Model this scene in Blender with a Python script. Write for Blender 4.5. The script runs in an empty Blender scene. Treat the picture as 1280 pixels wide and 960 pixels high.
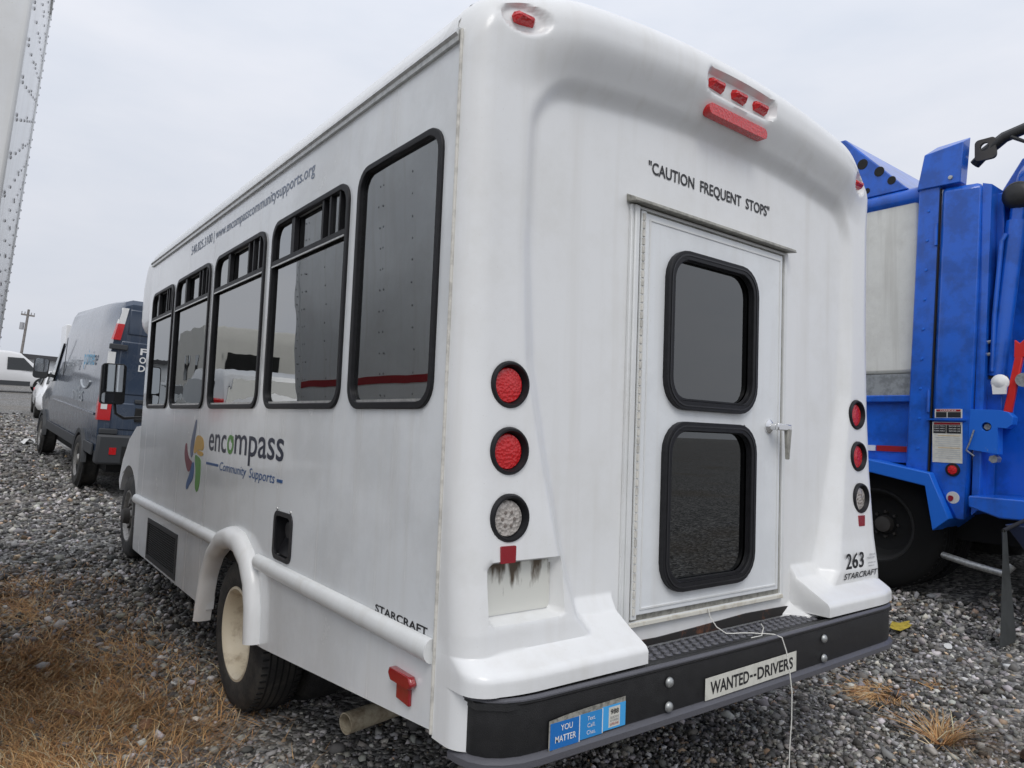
import bpy, bmesh, math, random
import numpy as np
from mathutils import Vector, Matrix, noise
from mathutils.geometry import tessellate_polygon

random.seed(7); np.random.seed(7)
R = math.radians
scene = bpy.context.scene
COL = scene.collection

# ------------------------------------------------------------------ camera
CAM = Vector((-1.1338, -1.7382, 1.4424))
YAW, PITCH, ROLL, FPX = R(37.575), R(3.657), R(2.229), 890.0
_f = Vector((math.sin(YAW)*math.cos(PITCH), math.cos(YAW)*math.cos(PITCH), math.sin(PITCH)))
_r = _f.cross(Vector((0, 0, 1))).normalized(); _u = _r.cross(_f)
_r2 = _r*math.cos(ROLL) + _u*math.sin(ROLL); _u2 = _u*math.cos(ROLL) - _r*math.sin(ROLL)
cam_data = bpy.data.cameras.new('camera'); cam = bpy.data.objects.new('camera', cam_data)
COL.objects.link(cam)
cam.matrix_world = Matrix(((_r2.x, _u2.x, -_f.x, CAM.x), (_r2.y, _u2.y, -_f.y, CAM.y),
                           (_r2.z, _u2.z, -_f.z, CAM.z), (0, 0, 0, 1)))
cam_data.sensor_fit = 'HORIZONTAL'; cam_data.sensor_width = 36.0
cam_data.lens = FPX/1280*36.0
cam_data.clip_start = 0.02; cam_data.clip_end = 2000
scene.camera = cam

# ------------------------------------------------------------------ sky and sun (overcast)
SUN_EL, SUN_AZ = R(50), R(212)          # azimuth measured clockwise from +Y: behind and left of the camera
world = bpy.data.worlds.new('World'); scene.world = world; world.use_nodes = True
nt = world.node_tree; nt.nodes.clear()
def wn(t, **k):
    n = nt.nodes.new(t)
    for a, b in k.items(): setattr(n, a, b)
    return n
wo = wn('ShaderNodeOutputWorld'); bg = wn('ShaderNodeBackground'); bg.inputs[1].default_value = 0.10
sky = wn('ShaderNodeTexSky'); sky.sky_type = 'NISHITA'; sky.sun_disc = False
sky.sun_elevation = SUN_EL; sky.sun_rotation = SUN_AZ; sky.dust_density = 4.0; sky.air_density = 1.0
hs = wn('ShaderNodeHueSaturation'); hs.inputs['Saturation'].default_value = 0.35
tc = wn('ShaderNodeTexCoord'); mp = wn('ShaderNodeMapping'); mp.inputs['Scale'].default_value = (1.0, 1.0, 3.2)
nz = wn('ShaderNodeTexNoise'); nz.inputs['Scale'].default_value = 1.9; nz.inputs['Detail'].default_value = 5; nz.inputs['Roughness'].default_value = .55
cr = wn('ShaderNodeValToRGB')
cr.color_ramp.elements[0].position = .28; cr.color_ramp.elements[0].color = (.73, .79, .90, 1)
cr.color_ramp.elements[1].position = .72; cr.color_ramp.elements[1].color = (.935, .95, 1.02, 1)
sep = wn('ShaderNodeSeparateXYZ')
mr = wn('ShaderNodeMapRange'); mr.inputs['From Min'].default_value = 0.0; mr.inputs['From Max'].default_value = 1.0
mr.inputs['To Min'].default_value = 7.7; mr.inputs['To Max'].default_value = 12.5
vm = wn('ShaderNodeVectorMath', operation='SCALE')
mx = wn('ShaderNodeMix', data_type='RGBA'); mx.inputs[0].default_value = .93
L_ = nt.links.new
L_(sky.outputs[0], hs.inputs['Color']); L_(tc.outputs['Generated'], mp.inputs[0]); L_(mp.outputs[0], nz.inputs['Vector'])
L_(nz.outputs['Fac'], cr.inputs[0]); L_(tc.outputs['Generated'], sep.inputs[0]); L_(sep.outputs[2], mr.inputs[0])
L_(cr.outputs[0], vm.inputs[0]); L_(mr.outputs[0], vm.inputs['Scale'])
L_(hs.outputs[0], mx.inputs[6]); L_(vm.outputs[0], mx.inputs[7]); L_(mx.outputs[2], bg.inputs[0]); L_(bg.outputs[0], wo.inputs[0])

sun_d = bpy.data.lights.new('sun', 'SUN'); sun_d.energy = 1.05; sun_d.angle = R(25); sun_d.color = (1.0, .97, .93)
sun = bpy.data.objects.new('sun', sun_d); COL.objects.link(sun)
sdir = Vector((math.sin(SUN_AZ)*math.cos(SUN_EL), math.cos(SUN_AZ)*math.cos(SUN_EL), math.sin(SUN_EL)))
sun.rotation_euler = sdir.to_track_quat('Z', 'Y').to_euler(); sun.location = (-6, -6, 12)

vs = scene.view_settings
vs.view_transform = 'Standard'; vs.look = 'None'; vs.gamma = 1.0; vs.exposure = 0.0; vs.use_curve_mapping = False

# ------------------------------------------------------------------ materials
MAT = {}
def mat(name, col, rough=.5, metal=0, spec=.5, coat=0, noise_amt=0, noise_scale=8, bump=0, bump_scale=60,
        emis=0, col2=None, mix_lo=.45, mix_hi=.6, trans=0):
    m = bpy.data.materials.new(name); m.use_nodes = True; t = m.node_tree; b = t.nodes['Principled BSDF']
    b.inputs['Base Color'].default_value = (*col, 1); b.inputs['Roughness'].default_value = rough
    b.inputs['Metallic'].default_value = metal; b.inputs['Specular IOR Level'].default_value = spec
    b.inputs['Coat Weight'].default_value = coat; b.inputs['Coat Roughness'].default_value = .08
    co = None
    if noise_amt or bump or col2: co = t.nodes.new('ShaderNodeTexCoord')
    if noise_amt or col2:
        n = t.nodes.new('ShaderNodeTexNoise'); n.inputs['Scale'].default_value = noise_scale; n.inputs['Detail'].default_value = 6
        n.inputs['Roughness'].default_value = .65
        t.links.new(co.outputs['Object'], n.inputs['Vector'])
        mr = t.nodes.new('ShaderNodeMapRange'); mr.inputs[1].default_value = mix_lo; mr.inputs[2].default_value = mix_hi
        t.links.new(n.outputs['Fac'], mr.inputs[0])
        mxn = t.nodes.new('ShaderNodeMix'); mxn.data_type = 'RGBA'
        c2 = col2 or tuple(max(0, c*(1-noise_amt)) for c in col)
        mxn.inputs[6].default_value = (*col, 1); mxn.inputs[7].default_value = (*c2, 1)
        t.links.new(mr.outputs[0], mxn.inputs[0]); t.links.new(mxn.outputs[2], b.inputs['Base Color'])
    if bump:
        n2 = t.nodes.new('ShaderNodeTexNoise'); n2.inputs['Scale'].default_value = bump_scale; n2.inputs['Detail'].default_value = 3
        t.links.new(co.outputs['Object'], n2.inputs['Vector'])
        bp = t.nodes.new('ShaderNodeBump'); bp.inputs['Strength'].default_value = bump; bp.inputs['Distance'].default_value = .02
        t.links.new(n2.outputs['Fac'], bp.inputs['Height']); t.links.new(bp.outputs[0], b.inputs['Normal'])
    if emis:
        b.inputs['Emission Color'].default_value = (*col, 1); b.inputs['Emission Strength'].default_value = emis
    MAT[name] = m; return m

mat('white_panel', (.80, .82, .83), .22, coat=.6, noise_amt=.10, noise_scale=2.2, bump=.015, bump_scale=3.0)
mat('white_gelcoat', (.80, .805, .80), .32, coat=.25, noise_amt=.06, noise_scale=3.0, col2=(.74, .74, .72), mix_lo=.5, mix_hi=.75)
mat('white_door', (.78, .80, .81), .35, noise_amt=.06, noise_scale=4)
mat('white_trim', (.76, .77, .76), .32, noise_amt=.06, noise_scale=4)
mat('grimy_white', (.70, .68, .60), .55, col2=(.42, .36, .26), noise_scale=14, mix_lo=.5, mix_hi=.75)
mat('sealant', (.68, .66, .60), .6, noise_amt=.3, noise_scale=20)
mat('alu', (.62, .62, .60), .35, metal=.8, noise_amt=.2, noise_scale=30)
mat('alu_dull', (.36, .35, .31), .55, metal=.3, noise_amt=.35, noise_scale=30)
mat('chrome', (.75, .75, .75), .12, metal=1)
mat('rubber', (.013, .013, .015), .48, spec=.3, noise_amt=.3, noise_scale=30)
mat('tyre_black', (.010, .010, .010), .9, spec=.2)  # tyre colour darkened to hold the shade under the truck's mudguard
mat('black_plastic', (.016, .016, .018), .38, bump=.08, bump_scale=300)
mat('bumper_black', (.016, .016, .017), .42, noise_amt=0, bump=.25, bump_scale=420, col2=(.021, .021, .022), noise_scale=25)
mat('bumper_edge', (.095, .095, .108), .40, bump=.2, bump_scale=300)
mat('under_black', (.012, .012, .012), .8)
mat('interior_dark', (.05, .05, .055), .8)
mat('interior_wall', (.22, .22, .22), .8)
mat('seat_fabric', (.06, .075, .09), .9)
mat('tyre', (.022, .022, .022), .75, bump=.3, bump_scale=120, noise_amt=0, col2=(.05, .047, .042), noise_scale=9)
mat('tyre_groove', (.008, .008, .008), .9)
mat('rim_cream', (.62, .55, .42), .5, col2=(.33, .26, .18), noise_scale=11, mix_lo=.52, mix_hi=.75, bump=.1, bump_scale=80)
mat('rim_steel', (.35, .34, .32), .45, metal=.6, noise_amt=.4, noise_scale=20)
mat('hub_dark', (.06, .055, .05), .7)
mat('rust', (.20, .075, .035), .8, col2=(.02, .018, .017), noise_scale=9, mix_lo=.36, mix_hi=.48)
mat('pipe_tan', (.42, .37, .27), .7, col2=(.18, .13, .08), noise_scale=16, mix_lo=.45, mix_hi=.7, bump=.2, bump_scale=90)
mat('decal_black', (.015, .015, .017), .45)
mat('decal_grey', (.20, .21, .23), .45)
mat('decal_navy', (.012, .018, .045), .4)
mat('decal_blue', (.02, .09, .26), .4)
mat('decal_slate', (.10, .13, .22), .4)
mat('decal_teal', (.05, .30, .50), .4)
mat('decal_green', (.10, .30, .045), .4)
mat('decal_gold', (.62, .36, .05), .4)
mat('decal_maroon', (.18, .012, .035), .4)
mat('decal_white', (.80, .80, .78), .45)
mat('decal_side_grey', (.22, .26, .34), .5)
mat('decal_pale_grey', (.42, .45, .48), .5)
mat('label_ivory', (.66, .65, .58), .5, noise_amt=.12, noise_scale=25)
mat('sticker_blue', (.012, .16, .50), .35)
mat('sticker_mid', (.03, .26, .62), .35)
mat('sticker_light', (.06, .38, .78), .35)
mat('sticker_residue', (.32, .31, .27), .7, noise_amt=.5, noise_scale=60)
mat('reflector_red', (.28, .004, .012), .25, coat=.6, bump=.2, bump_scale=500)
mat('lamp_red', (.58, .007, .010), .16, coat=.5)
mat('lamp_red_dark', (.30, .006, .010), .2, coat=.8)
mat('lamp_clear', (.50, .46, .42), .2, coat=.8, bump=.35, bump_scale=160, noise_amt=.35, noise_scale=60)
mat('led_dot', (.20, .17, .15), .4)
mat('string_white', (.72, .71, .66), .8)
mat('vent_black', (.02, .02, .021), .6)
mat('truck_blue', (.008, .12, .62), .30, coat=.35, noise_amt=.30, noise_scale=5)
mat('truck_blue_worn', (.010, .14, .64), .4, col2=(.30, .32, .36), noise_scale=9, mix_lo=.66, mix_hi=.70)
mat('truck_white', (.74, .74, .69), .4, noise_amt=.08, noise_scale=2)
mat('truck_grey', (.30, .32, .33), .55, noise_amt=.35, noise_scale=14)
mat('galv', (.45, .46, .45), .4, metal=.7, noise_amt=.3, noise_scale=40)
mat('red_paint', (.62, .02, .015), .35)
mat('hose_black', (.015, .015, .015), .5)
mat('mudflap', (.05, .055, .055), .6, noise_amt=.3, noise_scale=12)
mat('van_blue', (.030, .050, .088), .25, coat=.7, noise_amt=.1, noise_scale=2)
mat('van_plastic', (.045, .048, .052), .6)
mat('white_car', (.74, .74, .74), .25, coat=.6)
mat('silver_car', (.34, .36, .37), .3, metal=.5, coat=.6)
mat('trailer_white', (.78, .79, .79), .3, coat=.3, noise_amt=.1, noise_scale=1.5)
mat('rivet_grey', (.42, .42, .43), .5, metal=.5)
mat('tape_red', (.34, .01, .014), .4)
mat('tape_white', (.75, .75, .73), .4)
mat('rv_cream', (.62, .60, .54), .45, noise_amt=.06, noise_scale=2)
mat('roof_dark', (.06, .06, .065), .7)
mat('building_wall', (.62, .64, .66), .7, noise_amt=.1, noise_scale=.6)
mat('pole_wood_hazed', (.26, .24, .225), .9, noise_amt=.3, noise_scale=5)  # wood lightened: distance haze is put into the colour
mat('bark', (.09, .075, .06), .9, noise_amt=.3, noise_scale=10)
mat('leaf_yellow', (.55, .42, .06), .6, noise_amt=.35, noise_scale=40)
mat('leaf_brown', (.20, .10, .05), .7, noise_amt=.3, noise_scale=40)
mat('leather_brown', (.055, .028, .018), .5, noise_amt=.4, noise_scale=30)
mat('paper_white', (.66, .66, .64), .7)
mat('glow_green', (.25, .45, .38), .4)

def weather(name, amt, col=(.56, .53, .47)):
    """road film: rain streaks, blotches and specks over a painted surface"""
    t = MAT[name].node_tree; b = t.nodes['Principled BSDF']; N = t.nodes.new; K = t.links.new
    src = b.inputs['Base Color'].links[0].from_socket
    co = N('ShaderNodeTexCoord'); mpn = N('ShaderNodeMapping'); mpn.inputs['Scale'].default_value = (16, 16, .9)
    n1 = N('ShaderNodeTexNoise'); n1.inputs['Scale'].default_value = 1; n1.inputs['Detail'].default_value = 5
    n2 = N('ShaderNodeTexNoise'); n2.inputs['Scale'].default_value = 2.3; n2.inputs['Detail'].default_value = 8; n2.inputs['Roughness'].default_value = .7
    n3 = N('ShaderNodeTexNoise'); n3.inputs['Scale'].default_value = 130; n3.inputs['Detail'].default_value = 2
    K(co.outputs['Object'], mpn.inputs[0]); K(mpn.outputs[0], n1.inputs['Vector']); K(co.outputs['Object'], n2.inputs['Vector']); K(co.outputs['Object'], n3.inputs['Vector'])
    def rng(sock, lo, hi, top):
        m = N('ShaderNodeMapRange'); m.inputs[1].default_value = lo; m.inputs[2].default_value = hi; m.inputs[4].default_value = top; K(sock, m.inputs[0]); return m.outputs[0]
    a = rng(n1.outputs['Fac'], .50, .78, amt); c = rng(n2.outputs['Fac'], .50, .72, amt*.8); d = rng(n3.outputs['Fac'], .70, .76, amt*1.3)
    m1 = N('ShaderNodeMath'); m1.operation = 'MAXIMUM'; K(a, m1.inputs[0]); K(c, m1.inputs[1])
    m2 = N('ShaderNodeMath'); m2.operation = 'MAXIMUM'; K(m1.outputs[0], m2.inputs[0]); K(d, m2.inputs[1])
    mx_ = N('ShaderNodeMix'); mx_.data_type = 'RGBA'; mx_.inputs[7].default_value = (*col, 1)
    K(m2.outputs[0], mx_.inputs[0]); K(src, mx_.inputs[6]); K(mx_.outputs[2], b.inputs['Base Color'])
    r0 = b.inputs['Roughness'].default_value
    ra = N('ShaderNodeMapRange'); ra.inputs[3].default_value = r0; ra.inputs[4].default_value = r0+.35; K(m2.outputs[0], ra.inputs[0]); K(ra.outputs[0], b.inputs['Roughness'])
weather('white_panel', .26); weather('white_gelcoat', .24); weather('white_door', .26); weather('white_trim', .4)
weather('truck_white', .5, (.40, .38, .33)); weather('truck_blue', .20, (.05, .07, .12)); weather('van_blue', .25, (.16, .16, .16)); weather('trailer_white', .4)
def facet(name, scale, s):
    t = MAT[name].node_tree; co = t.nodes.new('ShaderNodeTexCoord'); v = t.nodes.new('ShaderNodeTexVoronoi'); v.inputs['Scale'].default_value = scale
    bp = t.nodes.new('ShaderNodeBump'); bp.inputs['Strength'].default_value = s; bp.inputs['Distance'].default_value = .012
    t.links.new(co.outputs['Object'], v.inputs['Vector']); t.links.new(v.outputs['Distance'], bp.inputs['Height']); t.links.new(bp.outputs[0], t.nodes['Principled BSDF'].inputs['Normal'])
facet('lamp_red', 110, .32); facet('lamp_clear', 85, .5)

# tinted glass: dark transparent body, Fresnel mirror on top
def glass(name, tint, ior, rough=.0, wave=0.0):
    m = bpy.data.materials.new(name); m.use_nodes = True; t = m.node_tree; t.nodes.clear()
    o = t.nodes.new('ShaderNodeOutputMaterial'); tr = t.nodes.new('ShaderNodeBsdfTransparent'); tr.inputs[0].default_value = (*tint, 1)
    gl = t.nodes.new('ShaderNodeBsdfGlossy'); gl.inputs['Roughness'].default_value = rough; gl.inputs['Color'].default_value = (.95, .97, .97, 1)
    fr = t.nodes.new('ShaderNodeFresnel'); fr.inputs[0].default_value = ior
    mx_ = t.nodes.new('ShaderNodeMixShader')
    t.links.new(fr.outputs[0], mx_.inputs[0]); t.links.new(tr.outputs[0], mx_.inputs[1]); t.links.new(gl.outputs[0], mx_.inputs[2])
    t.links.new(mx_.outputs[0], o.inputs[0])
    if wave:
        co = t.nodes.new('ShaderNodeTexCoord'); n = t.nodes.new('ShaderNodeTexNoise'); n.inputs['Scale'].default_value = 5; n.inputs['Detail'].default_value = 1
        bp = t.nodes.new('ShaderNodeBump'); bp.inputs['Strength'].default_value = wave; bp.inputs['Distance'].default_value = .02
        t.links.new(co.outputs['Object'], n.inputs['Vector']); t.links.new(n.outputs['Fac'], bp.inputs['Height'])
        t.links.new(bp.outputs[0], gl.inputs['Normal']); t.links.new(bp.outputs[0], fr.inputs['Normal'])
    MAT[name] = m
glass('window_glass', (.14, .15, .15), 4.8, .0, .035)
glass('door_glass', (.10, .11, .115), 2.1, .0)
glass('car_glass', (.05, .055, .055), 1.8, .0)
def mirror_mat():
    m = mat('mirror_glass', (.75, .78, .8), .03, metal=1)
mirror_mat()

# stained plate recess: streaks of grime running down from the top edge
def stain_mat():
    m = mat('plate_recess_stained', (.66, .66, .62), .5); t = m.node_tree; b = t.nodes['Principled BSDF']
    co = t.nodes.new('ShaderNodeTexCoord'); mpn = t.nodes.new('ShaderNodeMapping'); mpn.inputs['Scale'].default_value = (26, 1, 7)
    n = t.nodes.new('ShaderNodeTexNoise'); n.inputs['Scale'].default_value = 1.0; n.inputs['Detail'].default_value = 5
    sx = t.nodes.new('ShaderNodeSeparateXYZ'); mr1 = t.nodes.new('ShaderNodeMapRange')
    mr1.inputs[1].default_value = .90; mr1.inputs[2].default_value = 1.05; mr1.inputs[3].default_value = -.20; mr1.inputs[4].default_value = .16
    ad = t.nodes.new('ShaderNodeMath'); ad.operation = 'ADD'
    mr2 = t.nodes.new('ShaderNodeMapRange'); mr2.inputs[1].default_value = .52; mr2.inputs[2].default_value = .66
    mxn = t.nodes.new('ShaderNodeMix'); mxn.data_type = 'RGBA'; mxn.inputs[6].default_value = (.66, .66, .61, 1); mxn.inputs[7].default_value = (.09, .065, .04, 1)
    for a, b2 in ((co.outputs['Object'], mpn.inputs[0]), (mpn.outputs[0], n.inputs['Vector']), (co.outputs['Object'], sx.inputs[0]),
                  (sx.outputs[2], mr1.inputs[0]), (n.outputs['Fac'], ad.inputs[0]), (mr1.outputs[0], ad.inputs[1]),
                  (ad.outputs[0], mr2.inputs[0]), (mr2.outputs[0], mxn.inputs[0]), (mxn.outputs[2], b.inputs['Base Color'])):
        t.links.new(a, b2)
stain_mat()

# stones and grass take their colour from a per-piece attribute
def attr_mat(name, rough):
    m = mat(name, (.1, .1, .1), rough); t = m.node_tree
    a = t.nodes.new('ShaderNodeAttribute'); a.attribute_name = 'Col'
    t.links.new(a.outputs['Color'], t.nodes['Principled BSDF'].inputs['Base Color'])
attr_mat('stone', .85); attr_mat('straw', .8)

# ground: crushed stone with bare brown patches
def ground_mat():
    m = mat('gravel_ground', (.1, .1, .1), .95); t = m.node_tree; b = t.nodes['Principled BSDF']
    N = t.nodes.new; K = t.links.new
    co = N('ShaderNodeTexCoord')
    vo = N('ShaderNodeTexVoronoi'); vo.inputs['Scale'].default_value = 34
    vo2 = N('ShaderNodeTexVoronoi'); vo2.inputs['Scale'].default_value = 13
    n1 = N('ShaderNodeTexNoise'); n1.inputs['Scale'].default_value = .55; n1.inputs['Detail'].default_value = 6; n1.inputs['Roughness'].default_value = .65
    n2 = N('ShaderNodeTexNoise'); n2.inputs['Scale'].default_value = 3.5; n2.inputs['Detail'].default_value = 8
    for n in (vo, vo2, n1, n2): K(co.outputs['Object'], n.inputs['Vector'])
    rp = N('ShaderNodeValToRGB'); e = rp.color_ramp.elements
    e[0].position = 0; e[0].color = (.06, .059, .057, 1); e[1].position = 1; e[1].color = (.42, .41, .39, 1)
    x = e.new(.55); x.color = (.19, .187, .18, 1)
    sepc = N('ShaderNodeSeparateColor'); K(vo.outputs['Color'], sepc.inputs[0]); K(sepc.outputs[0], rp.inputs[0])
    mrb = N('ShaderNodeMapRange'); mrb.inputs[1].default_value = .50; mrb.inputs[2].default_value = .68; K(n1.outputs['Fac'], mrb.inputs[0])
    br = N('ShaderNodeValToRGB'); br.color_ramp.elements[0].color = (.10, .08, .06, 1); br.color_ramp.elements[1].color = (.26, .215, .16, 1); K(n2.outputs['Fac'], br.inputs[0])
    mx_ = N('ShaderNodeMix'); mx_.data_type = 'RGBA'
    sc = N('ShaderNodeMath'); sc.operation = 'MULTIPLY'; sc.inputs[1].default_value = .65; K(mrb.outputs[0], sc.inputs[0])
    K(sc.outputs[0], mx_.inputs[0]); K(rp.outputs[0], mx_.inputs[6]); K(br.outputs[0], mx_.inputs[7]); K(mx_.outputs[2], b.inputs['Base Color'])
    ad = N('ShaderNodeMath'); ad.operation = 'ADD'; K(vo.outputs['Distance'], ad.inputs[0]); K(vo2.outputs['Distance'], ad.inputs[1])
    bp = N('ShaderNodeBump'); bp.inputs['Strength'].default_value = .9; bp.inputs['Distance'].default_value = .03; bp.invert = True
    K(ad.outputs[0], bp.inputs['Height']); K(bp.outputs[0], b.inputs['Normal'])
ground_mat()

# ------------------------------------------------------------------ mesh helpers
class MB:
    """collects geometry, then links it as ONE mesh object"""
    def __init__(s): s.v = []; s.f = []
    def add(s, vs_, fs):
        o = len(s.v); s.v += [tuple(p) for p in vs_]; s.f += [tuple(i+o for i in f) for f in fs]; return s
    def box(s, x0, x1, y0, y1, z0, z1):
        return s.add([(x0,y0,z0),(x1,y0,z0),(x1,y1,z0),(x0,y1,z0),(x0,y0,z1),(x1,y0,z1),(x1,y1,z1),(x0,y1,z1)],
                     [(0,3,2,1),(4,5,6,7),(0,1,5,4),(1,2,6,5),(2,3,7,6),(3,0,4,7)])
    def hexa(s, bottom, top):
        return s.add(list(bottom)+list(top), [(0,3,2,1),(4,5,6,7),(0,1,5,4),(1,2,6,5),(2,3,7,6),(3,0,4,7)])
    def plate(s, ax, d0, d1, outer, holes=()):
        """flat polygon (with holes) in the plane across axis ax, from d0 to d1"""
        loops = [list(outer)] + [list(h) for h in holes]
        def M(p, d): return {'X': (d, p[0], p[1]), 'Y': (p[0], d, p[1]), 'Z': (p[0], p[1], d)}[ax]
        flat = [p for l in loops for p in l]; n = len(flat)
        tris = tessellate_polygon([[Vector((p[0], p[1], 0)) for p in l] for l in loops])
        vs_ = [M(p, d0) for p in flat] + [M(p, d1) for p in flat]; fs = []
        for a, b, c in tris: fs.append((a, b, c)); fs.append((a+n, c+n, b+n))
        o = 0
        for l in loops:
            m = len(l)
            for i in range(m):
                j = (i+1) % m; fs.append((o+i, o+j, o+j+n, o+i+n))
            o += m
        return s.add(vs_, fs)
    def cyl(s, p0, p1, r0, r1=None, n=16, cap=True):
        r1 = r0 if r1 is None else r1
        p0, p1 = Vector(p0), Vector(p1); d = (p1-p0).normalized(); a = d.orthogonal().normalized(); b = d.cross(a)
        vs_ = []
        for p, r in ((p0, r0), (p1, r1)):
            for i in range(n):
                t = 2*math.pi*i/n; vs_.append(p + a*math.cos(t)*r + b*math.sin(t)*r)
        fs = [(i, (i+1) % n, n+(i+1) % n, n+i) for i in range(n)]
        if cap: fs += [tuple(range(n-1, -1, -1)), tuple(range(n, 2*n))]
        return s.add(vs_, fs)
    def tube(s, pts, r, n=10, cap=True):
        pts = [Vector(p) for p in pts]; rs = r if isinstance(r, (list, tuple)) else [r]*len(pts)
        vs_ = []; a = None
        for k, p in enumerate(pts):
            d = (pts[min(k+1, len(pts)-1)] - pts[max(k-1, 0)]).normalized()
            a = d.orthogonal().normalized() if a is None else (a - d*a.dot(d)).normalized()
            b = d.cross(a)
            for i in range(n):
                t = 2*math.pi*i/n; vs_.append(p + (a*math.cos(t) + b*math.sin(t))*rs[k])
        fs = []
        for k in range(len(pts)-1):
            for i in range(n):
                j = (i+1) % n; fs.append((k*n+i, k*n+j, (k+1)*n+j, (k+1)*n+i))
        if cap: fs += [tuple(range(n-1, -1, -1)), tuple(range((len(pts)-1)*n, len(pts)*n))]
        return s.add(vs_, fs)
    def lathe(s, c, axis, prof, n=32, closed=False):
        """prof: list of (along axis, radius)"""
        c = Vector(c); d = Vector(axis).normalized(); a = d.orthogonal().normalized(); b = d.cross(a); m = len(prof); vs_ = []
        for i in range(n):
            t = 2*math.pi*i/n; q = a*math.cos(t) + b*math.sin(t)
            for h, r in prof: vs_.append(c + d*h + q*max(r, 1e-4))
        fs = []
        for i in range(n):
            j = (i+1) % n
            for k in range(m if closed else m-1):
                l = (k+1) % m; fs.append((i*m+k, j*m+k, j*m+l, i*m+l))
        return s.add(vs_, fs)
    def sweep(s, path, prof, nrm, closed_prof=True):
        """prof points (side, out): side = across the path, out = along nrm"""
        pts = [Vector(p) for p in path]; nrm = Vector(nrm).normalized(); vs_ = []; m = len(prof)
        for k, p in enumerate(pts):
            d = (pts[min(k+1, len(pts)-1)] - pts[max(k-1, 0)]).normalized(); sd = nrm.cross(d).normalized()
            for a, b in prof: vs_.append(p + sd*a + nrm*b)
        fs = []
        for k in range(len(pts)-1):
            for i in range(m if closed_prof else m-1):
                j = (i+1) % m; fs.append((k*m+i, k*m+j, (k+1)*m+j, (k+1)*m+i))
        if closed_prof: fs += [tuple(range(m-1, -1, -1)), tuple(range((len(pts)-1)*m, len(pts)*m))]
        return s.add(vs_, fs)
    def loft(s, rings, cap=True):
        m = len(rings[0]); vs_ = [p for r_ in rings for p in r_]; fs = []
        for k in range(len(rings)-1):
            for i in range(m):
                j = (i+1) % m; fs.append((k*m+i, k*m+j, (k+1)*m+j, (k+1)*m+i))
        if cap: fs += [tuple(range(m-1, -1, -1)), tuple(range((len(rings)-1)*m, len(rings)*m))]
        return s.add(vs_, fs)
    def grid(s, P):
        """P: rows of points"""
        m = len(P[0]); vs_ = [p for r_ in P for p in r_]
        return s.add(vs_, [(i*m+j, i*m+j+1, (i+1)*m+j+1, (i+1)*m+j) for i in range(len(P)-1) for j in range(m-1)])
    def tf(s, M):
        s.v = [tuple(M @ Vector(p)) for p in s.v]; return s
    def build(s, name, material, parent=None, bev=0, seg=2, ang=38, flat=False, fix=True):
        off = Vector((0, 0, 0)) if parent is None else Vector(parent.get('_off', (0, 0, 0)))
        me = bpy.data.meshes.new(name); me.from_pydata([tuple(Vector(p)-off) for p in s.v], [], s.f)
        if fix:
            bm = bmesh.new(); bm.from_mesh(me); bmesh.ops.recalc_face_normals(bm, faces=bm.faces); bm.to_mesh(me); bm.free()
        me.materials.append(MAT[material])
        if not flat:
            me.polygons.foreach_set('use_smooth', [True]*len(me.polygons)); me.set_sharp_from_angle(angle=R(ang))
        me.update()
        o = bpy.data.objects.new(name, me); COL.objects.link(o)
        if parent is not None:
            o.parent = parent; o['_off'] = tuple(off)
        if bev:
            md = o.modifiers.new('bevel', 'BEVEL'); md.width = bev; md.segments = seg; md.limit_method = 'ANGLE'; md.angle_limit = R(40)
            md.harden_normals = False
        return o

def tag(o, label, cat, group=None, kind=None):
    if label: o['label'] = label
    if cat: o['category'] = cat
    if group: o['group'] = group
    if kind: o['kind'] = kind
    return o
def thing(name, label, cat, loc=(0, 0, 0), rot=(0, 0, 0), off=False, group=None):
    o = bpy.data.objects.new(name, None); COL.objects.link(o); o.location = loc; o.rotation_euler = rot; o.empty_display_size = .2
    o['_off'] = tuple(loc) if off else (0.0, 0.0, 0.0)
    return tag(o, label, cat, group)
def rr(a0, a1, b0, b1, r, n=6):
    out = []
    for (ca, cb, t0) in ((a1-r, b1-r, 0), (a0+r, b1-r, 90), (a0+r, b0+r, 180), (a1-r, b0+r, 270)):
        for i in range(n+1):
            t = R(t0 + 90*i/n); out.append((ca + r*math.cos(t), cb + r*math.sin(t)))
    return out
def circ(ca, cb, r, n=20): return [(ca + r*math.cos(2*math.pi*i/n), cb + r*math.sin(2*math.pi*i/n)) for i in range(n)]
def sstep(t): t = max(0., min(1., t)); return t*t*(3-2*t)
def interp(x, xs, ys): return float(np.interp(x, xs, ys))
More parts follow.
